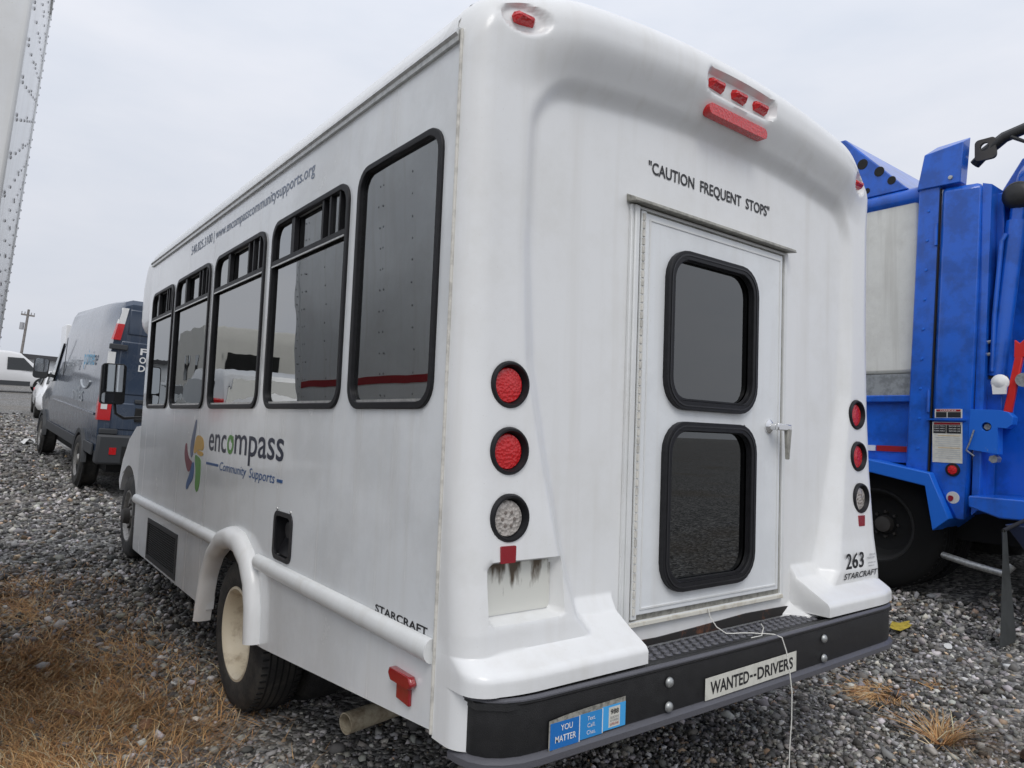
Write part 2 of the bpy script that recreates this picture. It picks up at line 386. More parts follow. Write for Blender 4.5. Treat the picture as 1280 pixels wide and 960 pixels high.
def lettering(text, o, u, v, w, h, material, parent, shear=0, fat=0, name='lettering', out=.0012, squeeze=True):
    """text set in the rectangle that starts at o, runs w along u and h along v"""
    cu = bpy.data.curves.new('t', 'FONT'); cu.body = text; cu.size = 1; cu.shear = shear; cu.offset = fat; cu.resolution_u = 3
    ob = bpy.data.objects.new('t', cu); COL.objects.link(ob)
    bpy.context.view_layer.update()
    me = bpy.data.meshes.new_from_object(ob.evaluated_get(bpy.context.evaluated_depsgraph_get()))
    bpy.data.objects.remove(ob); bpy.data.curves.remove(cu)
    n = len(me.vertices); co = np.zeros(n*3); me.vertices.foreach_get('co', co); co = co.reshape(-1, 3)
    mn, mxx = co.min(0), co.max(0)
    o, u, v = Vector(o), Vector(u).normalized(), Vector(v).normalized(); nr = u.cross(v).normalized()
    sx, sy = w/(mxx[0]-mn[0]), h/(mxx[1]-mn[1])
    off = Vector(parent.get('_off', (0, 0, 0)))
    for i, vt in enumerate(me.vertices):
        vt.co = o + u*((co[i][0]-mn[0])*sx) + v*((co[i][1]-mn[1])*sy) + nr*out - off
    me.materials.clear(); me.materials.append(MAT[material]); me.name = name; me.update()
    ob = bpy.data.objects.new(name, me); COL.objects.link(ob); ob.parent = parent; ob['_off'] = tuple(off)
    return ob
def blob(outline, ax, d, parent, material, name):
    return MB().plate(ax, d[0], d[1], outline).build(name, material, parent)
def copy_tree(o, parent=None):
    c = o.copy(); COL.objects.link(c); c.parent = parent
    for ch in list(o.children): copy_tree(ch, c)
    return c

# ------------------------------------------------------------------ terrain
def sp(x, s): return np.maximum(x, 0) + s*np.log1p(np.exp(-np.abs(x)/s))
def G(X, Y):
    X = np.asarray(X, float); Y = np.asarray(Y, float)
    z = .057*(sp(Y-2.2, .7) - sp(Y-70, 6)) - .022
    z = z + .12*(sp(X-2.4, .35) - sp(X-6.5, .6))
    z = z - .02*(sp(-Y-.5, .5) - sp(-Y-8, .5))
    return z
def g(x, y): return float(G(x, y))

def build_ground():
    def axis(lo, hi, near0, near1, step):
        a = list(np.arange(near0, near1, step)); x = near0; s = step
        left = []
        while x > lo: s *= 1.25; x -= s; left.append(max(x, lo))
        x = near1; s = step; right = [near1]
        while x < hi: s *= 1.25; x += s; right.append(min(x, hi))
        return np.array(sorted(set(left + a + right)))
    xs = axis(-400, 400, -4, 9, .12); ys = axis(-300, 600, -4, 18, .12)
    XX, YY = np.meshgrid(xs, ys); ZZ = G(XX, YY)
    for i in range(len(ys)):
        for j in range(len(xs)):
            if -5 < xs[j] < 10 and -5 < ys[i] < 60:
                ZZ[i, j] += .016*noise.noise(Vector((xs[j]*.9, ys[i]*.9, 0))) + .006*noise.noise(Vector((xs[j]*4, ys[i]*4, 3)))
    P = [[(float(XX[i, j]), float(YY[i, j]), float(ZZ[i, j])) for j in range(len(xs))] for i in range(len(ys))]
    o = MB().grid(P).build('ground', 'gravel_ground', fix=False)
    return tag(o, None, None, kind='structure')
build_ground()

def in_view(x, y, z, m=1.35):
    """is the point inside the lens' field, widened by m (for steps to the side)"""
    dx, dy, dz = x-CAM.x, y-CAM.y, z-CAM.z
    c = dx*_f.x + dy*_f.y + dz*_f.z; a = dx*_r2.x + dy*_r2.y + dz*_r2.z; b = dx*_u2.x + dy*_u2.y + dz*_u2.z
    return (c > .3) & (np.abs(a) < c*640/FPX*m) & (np.abs(b) < c*480/FPX*m)

def straw_weight(x, y):
    """where dry grass lies: the patch beside the rear wheel and thin wisps elsewhere"""
    w = math.exp(-((x+.78)/.52)**2 - ((y-2.55)/1.0)**2)
    w = max(w, .75*math.exp(-((x+.38)/.34)**2 - ((y-2.0)/.40)**2))
    w = max(w, .45*math.exp(-((x+.9)/.5)**2 - ((y-4.3)/.7)**2))
    return w * (.45 + 1.1*max(0, .5+noise.noise(Vector((x*3.3, y*3.3, 5)))))

def build_gravel():
    bm = bmesh.new(); bmesh.ops.create_icosphere(bm, subdivisions=1, radius=1); bm.verts.ensure_lookup_table()
    bv = np.array([v.co[:] for v in bm.verts]); bf = np.array([[v.index for v in f.verts] for f in bm.faces]); bm.free()
    rng = np.random.default_rng(3)
    pts = []
    # candidate sheet, thinned with distance from where the photographer stands
    for (x0, x1, y0, y1, dens) in ((-2.0, 5.4, -1.6, 5.0, 4600), (-2.0, 2.4, 5.0, 11.0, 2600), (-1.6, 2.4, 11.0, 26.0, 1500)):
        n = int((x1-x0)*(y1-y0)*dens); x = rng.uniform(x0, x1, n); y = rng.uniform(y0, y1, n)
        z = G(x, y); d = np.hypot(x-CAM.x, y-CAM.y)
        keep = rng.uniform(size=n) < np.clip((3.1/np.maximum(d, .1))**1.55, .012, 1)
        keep &= in_view(x, y, z, 1.22)
        keep &= ~((x > .5) & (x < 2.2) & (y > 1.6))            # deep under the bus nothing shows
        keep &= ~((x > 4.9) & (y > .4))
        pts.append(np.stack([x, y, d], 1)[keep])
    p = np.concatenate(pts); n = len(p)
    w = np.array([straw_weight(a, b) for a, b, _ in p]); keep = rng.uniform(size=n) > np.clip(w*1.1, 0, .85); p = p[keep]; n = len(p)
    size = rng.lognormal(math.log(.0098), .34, n) * np.clip((p[:, 2]/3.1)**.66, 1, 3.2)
    size = np.clip(size, .006, .045)
    V = bv[None] * rng.uniform(.42, 1.32, (n, 12, 1)) * rng.uniform(.6, 1.35, (n, 1, 3)) * size[:, None, None]
    V[:, :, 2] *= .75
    # random rotation about z and a tilt
    a = rng.uniform(0, 6.283, n); b = rng.uniform(-.6, .6, n)
    ca, sa, cb, sb = np.cos(a), np.sin(a), np.cos(b), np.sin(b)
    x, y, z = V[..., 0].copy(), V[..., 1].copy(), V[..., 2].copy()
    y2 = y*cb[:, None] - z*sb[:, None]; z2 = y*sb[:, None] + z*cb[:, None]
    V[..., 0] = x*ca[:, None] - y2*sa[:, None] + p[:, 0:1]; V[..., 1] = x*sa[:, None] + y2*ca[:, None] + p[:, 1:2]
    V[..., 2] = z2 + (G(p[:, 0], p[:, 1]) + size*rng.uniform(.05, .65, n))[:, None]
    tone = np.clip(rng.lognormal(math.log(.185), .72, n), .03, .62)
    tint = np.stack([tone*rng.uniform(1.0, 1.10, n), tone*rng.uniform(.98, 1.03, n), tone*rng.uniform(.86, 1.04, n)], 1)
    brown = rng.uniform(size=n) < .05; tint[brown] *= np.array([1.25, .95, .68])
    F = (bf[None] + (np.arange(n)*12)[:, None, None]).reshape(-1, 3)
    me = bpy.data.meshes.new('gravel'); me.vertices.add(n*12); me.vertices.foreach_set('co', V.reshape(-1))
    me.loops.add(len(F)*3); me.loops.foreach_set('vertex_index', F.reshape(-1).astype(np.int32))
    me.polygons.add(len(F)); me.polygons.foreach_set('loop_start', np.arange(0, len(F)*3, 3, dtype=np.int32))
    me.polygons.foreach_set('loop_total', np.full(len(F), 3, np.int32))
    me.update(calc_edges=True)
    c = np.ones((n, 12, 4)); c[..., :3] = tint[:, None]
    at = me.color_attributes.new('Col', 'FLOAT_COLOR', 'POINT'); at.data.foreach_set('color', c.reshape(-1))
    me.materials.append(MAT['stone']); o = bpy.data.objects.new('gravel', me); COL.objects.link(o)
    print('stones', n)
    return tag(o, 'loose angular grey crushed stones strewn over the lot', 'gravel', kind='stuff')
build_gravel()

def blades(name, roots, label, cat, kind=None, group=None, fat=1.0):
    """roots: (x, y, length, yaw, rise, tone) per blade; each is a bent three-step strip"""
    V = []; F = []; Cc = []
    for (x, y, ln, yaw, rise, col) in roots:
        z0 = g(x, y) + .004; dx, dy = math.cos(yaw), math.sin(yaw); w = random.uniform(.0010, .0022)*fat; o = len(V); bend = random.uniform(-.35, .35)
        for k in range(4):
            t = k/3; h = ln*rise*(t - .62*t*t*1.2); l = ln*t*math.sqrt(max(.05, 1-rise*rise*.6))
            px, py = x + dx*l - dy*bend*l*t, y + dy*l + dx*bend*l*t; ww = w*(1 - .75*t)
            zz = max(z0 + max(h, 0), g(px, py) + .003)
            V += [(px - dy*ww, py + dx*ww, zz), (px + dy*ww, py - dx*ww, zz + ww*.6)]; Cc += [col, col]
        for k in range(3): F.append((o+2*k, o+2*k+1, o+2*k+3, o+2*k+2))
    me = bpy.data.meshes.new(name); me.from_pydata(V, [], F)
    at = me.color_attributes.new('Col', 'FLOAT_COLOR', 'POINT'); at.data.foreach_set('color', np.array([(*c, 1) for c in Cc]).reshape(-1))
    me.materials.append(MAT['straw']); o = bpy.data.objects.new(name, me); COL.objects.link(o)
    return tag(o, label, cat, group, kind)
def straw_col():
    t = random.random(); k = random.uniform(.55, 1.2)
    c = (.62, .37, .16) if t < .5 else ((.44, .22, .09) if t < .82 else (.70, .57, .37))
    return tuple(min(.7, v*k) for v in c)
def build_straw():
    roots = []
    for _ in range(170000):
        x, y = random.uniform(-2.0, .25), random.uniform(.9, 5.4)
        if random.random() < straw_weight(x, y)*.85:
            yaw = random.gauss(.6, .9) + 1.6*noise.noise(Vector((x*1.6, y*1.6, 9)))
            roots.append((x, y, random.uniform(.06, .22), yaw, random.uniform(.05, .75), straw_col()))
    print('straw', len(roots))
    blades('dry_grass', roots, 'matted brown dry grass lying beside the shuttle bus rear wheel', 'dry grass', kind='stuff')
    def tuft(cx, cy, n, spread, ln, label, rise=(.1, .6), aim=None, kind=None):
        rt = []
        for _ in range(n):
            a = random.uniform(0, 6.283) if aim is None else random.gauss(aim, .8); r_ = abs(random.gauss(0, spread))
            b = random.uniform(0, 6.283)
            rt.append((cx + r_*math.cos(b), cy + r_*math.sin(b), random.uniform(.4, 1)*ln, a, random.uniform(*rise), straw_col()))
        blades('dry_grass_tuft', rt, label, 'grass tuft', group='dry tufts on the gravel', kind=kind, fat=1.5)
    tuft(2.66, -.25, 210, .03, .44, 'splayed tuft of long pale straw blades on the gravel', (.15, .8), aim=-.2)
    tuft(2.98, .19, 620, .075, .19, 'small matted clump of orange brown dead grass near the bumper corner', (.05, .4))
    tuft(3.30, .02, 60, .03, .26, 'thin wisps of dead grass between matted clump and hanging mudflap', (.03, .25), aim=.2)
    tuft(-.08, 4.7, 120, .03, .12, 'faint yellowish dead grass clump beside the black side grille', (.05, .4))
build_straw()

# ================================================================== the shuttle bus
W = 2.44
def build_bus():
    bus = thing('shuttle_bus', 'white shuttle bus with rear door, black step bumper and colourful logo on its side', 'bus', (1.22, 2.3, 0), off=True)
    # ---------------- rear cap: one moulded shell
    Rc = .085
    def zt(X):
        dx = abs(X-1.22); z = 2.945 - .118*(dx/1.1)**2
        if dx > 1.06: z -= .13*(1 - math.sqrt(max(0, 1 - ((dx-1.06)/.16)**2)))
        return z
    ZK = [.70, .74, .80, .87, 1.08, 1.39, 1.66, 2.0, 2.3, 2.6]; XK = [.70, .64, .53, .46, .39, .315, .255, .232, .232, .24]
    def prot(X, Z):
        xm = min(X, W-X); dx = abs(X-1.22)
        xi = interp(Z, ZK, XK); zb = 2.63 - .075*(dx/.9)**2
        a, b = xm - xi, zb - Z; r_ = .15
        d = r_ - math.hypot(r_-a, r_-b) if (a < r_ and b < r_) else min(a, b)
        colp = interp(Z, [.70, .86, 1.0, 1.3, 1.6, 2.0, 2.6], [.10, .095, .075, .05, .036, .028, .028])
        hp = 0.0
        if Z > zb - .05: hp = .082*sstep((Z-zb+.03)/.20)*sstep((xm-.02)/.40)
        base = colp + hp if Z > 2.4 else colp
        wid = interp(Z, [.8, 1.4, 2.0, 2.6], [.10, .075, .09, .07])
        p = base*sstep(.5 - d/wid)
        if xm < .5 and Z < .86:                                     # ledge over the bumper
            pass
        led = 0.0
        if Z < .90:
            inner = sstep((.672 - xm)/.012)
            top = interp(Z, [.70, .752, .765, .785, .81, .85, .90], [.178, .178, .170, .135, .09, .03, .0])
            # outer corner swept round
            if xm < .22: top *= .52 + .48*math.sqrt(max(0, 1-((.22-xm)/.22)**2))
            led = top*inner
            if Z < .712: led = 0.0
        p = max(p, led) if led > .0 else p
        # recess with three lamps
        q = sdr(X, Z, 1.0, 1.44, 2.755, 2.838, .035)
        if q < .02: p -= .032*sstep(.5 - q/.016)
        for sx, lz in ((.168, 2.718), (W-.20, 2.70)):                # corner lamp pockets
            q = math.hypot((X-sx)/.075, (Z-lz)/.045)
            if q < 1.3: p -= .022*sstep((1.15-q)/.3)
        for sx in (.168, W-.168):                                    # lamp wells
            if abs(X-sx) < .09:
                for lz in (1.577, 1.378, 1.181):
                    q = math.hypot(X-sx, Z-lz)
                    if q < .075: p -= .030*sstep((.062-q)/.014)
        q = sdr(X, Z, .095, .365, .885, 1.05, .02)                   # number plate pocket
        if q < .02: p = p + (min(p, .028)-p)*sstep(.5 - q/.012)
        return p
    def sdr(x, z, x0, x1, z0, z1, r_):
        cx, cz, hx, hz = (x0+x1)/2, (z0+z1)/2, (x1-x0)/2-r_, (z1-z0)/2-r_
        ax, az = abs(x-cx)-hx, abs(z-cz)-hz
        return math.hypot(max(ax, 0), max(az, 0)) + min(max(ax, az), 0) - r_
    DX0, DX1, DZ0, DZ1 = .735, 1.665, .80, 2.255                    # rear door opening
    xs = sorted(set([round(v, 4) for v in np.arange(Rc, W-Rc+.001, .0125)] + [DX0, DX1] +
                    [round(v, 4) for v in np.arange(.655, .69, .004)] + [round(W-v, 4) for v in np.arange(.655, .69, .004)]))
    zr = sorted(set([round(v, 4) for v in np.arange(.55, .70, .03)] + [round(v, 4) for v in np.arange(.70, .92, .006)] + [.711, .7125] +
                    [round(v, 4) for v in np.arange(.92, 2.93, .0125)] + [DZ0, DZ1, 2.93]))
    Rr = .125
    def surf(X, Z):
        top = zt(X); Y = -prot(min(max(X, Rc), W-Rc), Z); Rq = Rr; t = (Z-(top-Rq))/Rq
        if t > 0: Y += Rq*(1 - math.sqrt(max(0, 1-min(t, 1)**2)))
        return Y
    def row(z):
        pts = []
        def at(X, Y_add):
            top = zt(X); Z = z if z < 2.5 else 2.5 + (z-2.5)*(top-2.5)/(2.93-2.5)
            return (X, surf(X, Z) + Y_add, Z)
        n = 8
        pts.append((0, max(.0495, at(0, 0)[1]+Rc+.001), at(0, 0)[2]))
        for k in range(n+1):
            a = R(90*k/n); X = Rc*(1-math.cos(a)); p = at(X, 0); pts.append((X, p[1] + Rc*(1-math.sin(a)), p[2]))
        for X in xs:
            if Rc+1e-4 < X < W-Rc-1e-4: pts.append(at(X, 0))
        for k in range(n, -1, -1):
            a = R(90*k/n); X = W - Rc*(1-math.cos(a)); p = at(X, 0); pts.append((X, p[1] + Rc*(1-math.sin(a)), p[2]))
        pts.append((W, max(.0495, at(W, 0)[1]+Rc+.001), at(W, 0)[2]))
        return pts
    rows = [row(z) for z in zr]
    m = MB(); nc = len(rows[0]); m.v = [p for r_ in rows for p in r_]
    for i in range(len(rows)-1):
        for j in range(nc-1):
            cx = (rows[i][j][0]+rows[i][j+1][0])/2; cz = (zr[i]+zr[i+1])/2
            if DX0 < cx < DX1 and DZ0 < cz < DZ1: continue
            m.f.append((i*nc+j, i*nc+j+1, (i+1)*nc+j+1, (i+1)*nc+j))
    cap = m.build('rear_cap', 'white_gelcoat', bus, ang=50, fix=False)
    # roof from the cap forward
    prof = [(0, 2.655)] + [(X, zt(X)) for X in np.linspace(.005, W-.005, 60)] + [(W, 2.655)]
    m = MB(); ys_ = [.085, .14, .3, 2.0, 4.3, 4.5]
    m.grid([[(x, y, z - (.004 if y > .1 else 0)) for x, z in prof] for y in ys_]); m.build('roof', 'white_gelcoat', bus, ang=50)
    # seam beads where side sheets meet the cap
    for sx, s in ((0, -1), (W, 1)):
        path = [(sx + s*.002, .052, z) for z in np.linspace(.56, 2.66, 12)] + [(sx - s*(.02 + .10*t), .10 + .05*t, 2.68 + .12*t) for t in (0, .4, 1)]
        MB().tube(path, .0055, 8).build('seam_bead', 'sealant', bus)
    # ---------------- side walls with window openings
    wins = [(.125, .725, 1.495, 2.395)] + [(.80, 1.66, 1.495, 2.385), (1.755, 2.64, 1.495, 2.385), (2.735, 3.60, 1.495, 2.385), (3.675, 4.37, 1.495, 2.385)]
    ig = .024                                                        # rubber width
    for side in (0, 1):
        x0, x1 = (0, .035) if side == 0 else (W, W-.035); s = -1 if side == 0 else 1
        holes = [rr(a+.02, b-.02, c+.02, d-.02, .075) for a, b, c, d in wins]
        outer = [(.05, .79), (4.52, .79), (4.52, 2.66), (.05, 2.66)]
        extra = [rr(1.214, 1.416, .845, 1.041, .03)] if side == 0 else []
        m = MB().plate('X', x0, x1, outer, holes + extra); m.build('side_wall', 'white_panel', bus)
        for k, (a, b, c, d) in enumerate(wins):
            ring = MB().plate('X', x0 + s*.011, x0 - s*.01, rr(a, b, c, d, .085), [rr(a+ig, b-ig, c+ig, d-ig, .066)])
            fr = ring.build('window_frame', 'rubber', bus, bev=.006)
            # bright inner lip along the sill
            MB().box(min(x0+s*.004, x0-s*.008), max(x0+s*.004, x0-s*.008), a+ig+.045, b-ig-.045, c+ig-.001, c+ig+.009).build('frame_lip', 'alu', fr)
            gx = x0 - s*.006
            if k == 0:
                MB().plate('X', gx, gx - s*.005, rr(a+ig-.004, b-ig+.004, c+ig-.004, d-ig+.004, .06)).build('pane', 'window_glass', fr)
            else:
                zt_ = 2.175
                MB().plate('X', gx, gx - s*.005, [(p, min(q, zt_)) for p, q in rr(a+ig-.004, b-ig+.004, c+ig-.004, d-ig+.004, .06)]).build('pane', 'window_glass', fr)
                bar = MB(); bar.box(min(x0+s*.010, x0-s*.014), max(x0+s*.010, x0-s*.014), a+ig, b-ig, zt_-.004, zt_+.020); bar.build('transom_bar', 'rubber', fr)
                br = MB(); br.box(min(x0+s*.012, x0+s*.0115-s*.004), max(x0+s*.012, x0+s*.0075), a+ig, b-ig, zt_-.010, zt_-.003); br.build('transom_trim', 'alu', fr)
                # three lights above the bar; the sliding one is shoved forward, leaving a gap
                wv = b-a
                for f0, f1, dep in ((.115, .205, 0), (.31, .67, .004), (.71, .965, 0)):
                    y0_, y1_ = a + wv*f0 + .012, a + wv*f1
                    px = gx - s*(dep + (.008 if f0 > .3 and f0 < .6 else 0)); y0_ -= .012
                    pts = [(max(y0_, min(y1_, p)), max(q, zt_+.02)) for p, q in rr(a+ig-.004, b-ig+.004, c+ig-.004, d-ig+.004, .06)]
                    MB().plate('X', px, px - s*.004, [(y0_, zt_+.02), (y1_, zt_+.02), (y1_, d-ig), (y0_, d-ig)]).build('pane', 'window_glass', fr)
                for f0, wd in ((.10, .012), (.205, .016), (.29, .018), (.668, .038)):
                    yy = a + wv*f0
                    mm = MB(); mm.box(min(x0+s*.006, x0-s*.016), max(x0+s*.006, x0-s*.016), yy, yy+wd, zt_+.02, d-ig+.002); mm.build('mullion', 'rubber', fr)
        # drip rail
        m = MB(); m.sweep([(x0, .058, 2.645), (x0, 4.5, 2.645)], [(-.022, 0), (-.022, .012), (-.004, .020), (.004, .012), (.020, .012), (.020, 0)], (s, 0, 0)); m.build('drip_rail', 'alu', bus)
        # skirt with the arch opening
        arch = [(1.665, .415), (1.67, .55), (1.70, .65), (1.77, .735), (1.88, .775), (2.0, .782), (2.13, .765), (2.25, .71), (2.33, .61), (2.37, .50), (2.39, .395)]
        sk = [(.055, .79), (.055, .57), (1.46, .43)] + arch + [(4.5, .40), (4.515, .44), (4.515, .79)]
        grille_hole = [[(3.13, .43), (3.99, .43), (3.99, .685), (3.13, .685)]] if side == 0 else []
        MB().plate('X', x0 + s*.003, x1, sk, grille_hole).build('skirt', 'white_panel', bus)
        # belt moulding: half round, broken by the arch
        for ya, yb in ((.062, 1.60), (2.18, 4.50)):
            pr = [(.036*math.cos(R(t)), .030*math.sin(R(t))+.001) for t in range(0, 181, 20)]
            MB().sweep([(x0 + s*.002, ya, .79), (x0 + s*.002, yb, .79)], pr, (s, 0, 0)).build('belt_moulding', 'white_trim', bus)
        # arch flare
        path = [(2.43, .335), (2.40, .46), (2.355, .60), (2.265, .725), (2.13, .815), (1.98, .848), (1.83, .838), (1.705, .78), (1.625, .69), (1.585, .58), (1.57, .43)]
        pp = []
        for k in range(len(path)-1):
            for t in (0, .34, .67): pp.append((x0, path[k][0]+(path[k+1][0]-path[k][0])*t, path[k][1]+(path[k+1][1]-path[k][1])*t))
        pp.append((x0, *path[-1]))
        fl_ = MB(); rings = []
        for k, q in enumerate(pp):
            d = (Vector(pp[min(k+1, len(pp)-1)]) - Vector(pp[max(k-1, 0)])).normalized(); sd = Vector((s, 0, 0)).cross(d).normalized()
            tk = k/(len(pp)-1); wk = interp(tk, [0, .25, .45, .8, 1], [.018, .035, .055, .056, .050])
            pr = [(wk*math.cos(R(t)), .058*math.sin(R(t))**.7+.001) for t in range(0, 181, 15)] + [(-wk*.9, -.03), (wk*.9, -.03)]
            rings.append([Vector(q) + sd*a_ + Vector((s, 0, 0))*b_ for a_, b_ in pr])
        fl_.loft(rings).build('wheel_arch_flare', 'white_gelcoat', bus)
    # ---------------- lettering and logo on the left side (reads towards -Y)
    U, V = (0, -1, 0), (0, 0, 1)
    lettering('540.825.3100 | www.encompasscommunitysupports.org', (0, 3.275, 2.492), U, V, 2.09, .078, 'decal_side_grey', bus, fat=.008)
    lettering('enc', (0, 2.558, 1.256), U, V, .335, .098, 'decal_navy', bus, fat=.008)
    lettering('o', (0, 2.205, 1.254), U, V, .115, .104, 'decal_green', bus, fat=.012)
    lettering('mpass', (0, 2.075, 1.214), U, V, .715, .148, 'decal_navy', bus, fat=.008)
    MB().plate('X', -.002, -.0005, [(2.165, 1.345), (2.10, 1.35), (2.125, 1.315)]).build('logo_leaf', 'decal_green', bus)
    lettering('Community', (0, 2.318, 1.146), U, V, .46, .060, 'decal_blue', bus, shear=.18, fat=.006)
    lettering('Supports', (0, 1.815, 1.144), U, V, .362, .062, 'decal_blue', bus, shear=.18, fat=.006)
    MB().plate('X', -.002, -.0005, [(2.585, 1.176), (2.585, 1.190), (2.345, 1.190), (2.345, 1.176)]).build('logo_rule', 'decal_blue', bus)
    MB().plate('X', -.002, -.0005, [(1.425, 1.168), (1.425, 1.182), (1.355, 1.182), (1.355, 1.168)]).build('logo_rule', 'decal_blue', bus)
    dd = (-.002, -.0005)
    def petal(pts, m_, nm='logo_petal'): MB().plate('X', dd[0], dd[1], smooth_poly(pts)).build(nm, m_, bus)
    petal([(2.875, 1.43), (2.845, 1.425), (2.86, 1.36), (2.885, 1.28), (2.90, 1.20), (2.945, 1.195), (2.965, 1.27), (2.93, 1.34)], 'decal_slate')
    petal([(2.83, 1.335), (2.75, 1.335), (2.68, 1.32), (2.655, 1.27), (2.68, 1.245), (2.76, 1.255), (2.84, 1.225), (2.88, 1.225), (2.87, 1.28)], 'decal_gold')
    petal([(2.80, 1.245), (2.74, 1.245), (2.67, 1.24), (2.655, 1.222), (2.72, 1.212), (2.80, 1.228)], 'decal_gold')
    petal([(2.84, 1.222), (2.74, 1.205), (2.70, 1.19), (2.70, 1.05), (2.74, 1.0), (2.775, 1.005), (2.805, 1.04), (2.80, 1.12), (2.835, 1.18)], 'decal_green')
    petal([(3.09, 1.275), (3.05, 1.28), (3.03, 1.22), (2.96, 1.18), (2.90, 1.175), (2.91, 1.13), (2.97, 1.10), (3.02, 1.12), (3.10, 1.20)], 'decal_maroon')
    petal([(2.905, 1.165), (2.85, 1.175), (2.845, 1.10), (2.87, 1.06), (2.93, 1.03), (2.975, .995), (3.01, 1.0), (3.00, 1.045), (2.94, 1.09)], 'decal_blue')
    lettering('STARCRAFT', (0, .432, .822), U, V, .335, .026, 'decal_black', bus, fat=.02)
    # ---------------- fuel filler, grille, side lamp
    fl = MB(); fl.plate('X', -.006, .004, rr(1.205, 1.425, .838, 1.048, .04), [rr(1.228, 1.402, .858, 1.028, .03)]); fo = fl.build('fuel_filler', 'black_plastic', bus, bev=.002)
    MB().box(.06, .065, 1.20, 1.43, .83, 1.05).box(.004, .06, 1.215, 1.222, .85, 1.04).box(.004, .06, 1.408, 1.415, .85, 1.04).box(.004, .06, 1.215, 1.415, 1.034, 1.04).box(.004, .06, 1.215, 1.415, .846, .852).build('filler_pocket', 'black_plastic', fo)
    MB().hexa([(.01, 1.23, .86), (.05, 1.23, .86), (.05, 1.40, .86), (.01, 1.40, .86)], [(.045, 1.23, .93), (.05, 1.23, .93), (.05, 1.40, .93), (.045, 1.40, .93)]).build('filler_flap', 'rubber', fo)
    MB().cyl((.02, 1.31, .97), (.058, 1.31, .97), .035).build('filler_cap', 'black_plastic', fo)
    for yy, zz in ((1.235, 1.055), (1.395, 1.055)): MB().lathe((-.001, yy, zz), (-1, 0, 0), [(0, .007), (.003, .006), (.004, 0)], 10).build('screw', 'alu', fo)
    gf = MB().plate('X', -.008, .0, [(3.115, .415), (4.005, .415), (4.005, .70), (3.115, .70)], [[(3.15, .445), (3.97, .445), (3.97, .67), (3.15, .67)]]).build('side_grille', 'vent_black', bus)
    MB().box(.025, .03, 3.13, 3.99, .43, .685).build('grille_back', 'under_black', gf)
    gm = MB()
    for k in range(56): y = 3.15 + .82*k/55; gm.box(.0, .006, y-.0022, y+.0022, .44, .675)
    for k in range(16): z = .445 + .225*k/15; gm.box(-.003, .001, 3.14, 3.98, z-.0022, z+.0022)
    gmo = gm.build('grille_mesh', 'vent_black', gf, flat=True); gmo['kind'] = 'stuff'
    sl = MB().plate('X', -.026, -.003, [(.285, .672), (.275, .692), (.15, .692), (.135, .672), (.15, .655), (.27, .655)]).build('side_marker', 'lamp_red_dark', bus, bev=.006)
    MB().plate('X', -.014, -.003, [(.245, .66), (.165, .66), (.165, .60), (.245, .605)]).build('side_reflector', 'lamp_red_dark', sl, bev=.003)
    # ---------------- rear door
    fx0, fx1, fz0, fz1 = .70, 1.70, .768, 2.292
    door = MB().plate('Y', -.018, .02, [(.772, .812), (1.652, .812), (1.652, 2.242), (.772, 2.242)],
                      [rr(.905, 1.430, 1.565, 2.118, .085), rr(.908, 1.430, .895, 1.478, .085)]).build('rear_door', 'white_door', bus, bev=.003)
    MB().plate('Y', -.014, .0, [(fx0, fz0), (fx1, fz0), (fx1, fz1-.03), (fx0, fz1-.03)], [[(.745, .79), (1.678, .79), (1.678, 2.252), (.745, 2.252)]]).build('door_frame', 'white_trim', bus, bev=.003)
    MB().plate('Y', -.024, -.014, [(.712, .775), (.735, .775), (.735, 2.26), (.712, 2.26)]).build('frame_strip', 'white_trim', bus, bev=.004)
    MB().plate('Y', -.020, -.014, [(.72, .772), (1.69, .772), (1.69, .788), (.72, .788)]).build('frame_sill', 'grimy_white', bus, bev=.002)
    MB().plate('Y', -.004, .0, [(.745, .79), (1.678, .79), (1.678, 2.252), (.745, 2.252)], [[(.772, .812), (1.652, .812), (1.652, 2.242), (.772, 2.242)]]).build('door_gap', 'alu_dull', bus)
    MB().plate('Y', -.0215, -.018, [(.79, .83), (1.635, .83), (1.635, 2.222), (.79, 2.222)], [[(.796, .836), (1.629, .836), (1.629, 2.216), (.796, 2.216)]]).build('door_edge_bead', 'white_trim', door)
    MB().hexa([(.685, -.05, 2.262), (1.712, -.05, 2.262), (1.712, .0, 2.268), (.685, .0, 2.268)], [(.685, -.046, 2.275), (1.712, -.046, 2.275), (1.712, .0, 2.298), (.685, .0, 2.298)]).build('door_drip_cap', 'alu_dull', bus, bev=.003)
    # piano hinge
    hb = MB().plate('Y', -.020, -.014, [(.746, .80), (.772, .80), (.772, 2.245), (.746, 2.245)]).build('hinge', 'white_trim', door)
    kn = MB()
    for k in range(48):
        z = .815 + k*.0297; kn.cyl((.757, -.0205, z), (.757, -.0205, z+.024), .0062, n=8)
    kno = kn.build('hinge_knuckles', 'sealant', hb); kno['kind'] = 'stuff'
    for (a, b, c, d) in ((.882, 1.450, 1.540, 2.140), (.885, 1.452, .873, 1.497)):
        fr = MB().plate('Y', -.040, -.014, rr(a, b, c, d, .115), [rr(a+.036, b-.036, c+.036, d-.036, .085)]).build('window_gasket', 'rubber', door, bev=.008, seg=3)
        MB().plate('Y', -.0425, -.038, rr(a+.014, b-.014, c+.014, d-.014, .10), [rr(a+.019, b-.019, c+.019, d-.019, .097)]).build('gasket_bead', 'black_plastic', fr)
        MB().plate('Y', -.030, -.016, rr(a+.035, b-.035, c+.035, d-.035, .086), [rr(a+.040, b-.040, c+.043, d-.038, .082)]).build('gasket_lip', 'rubber', fr)
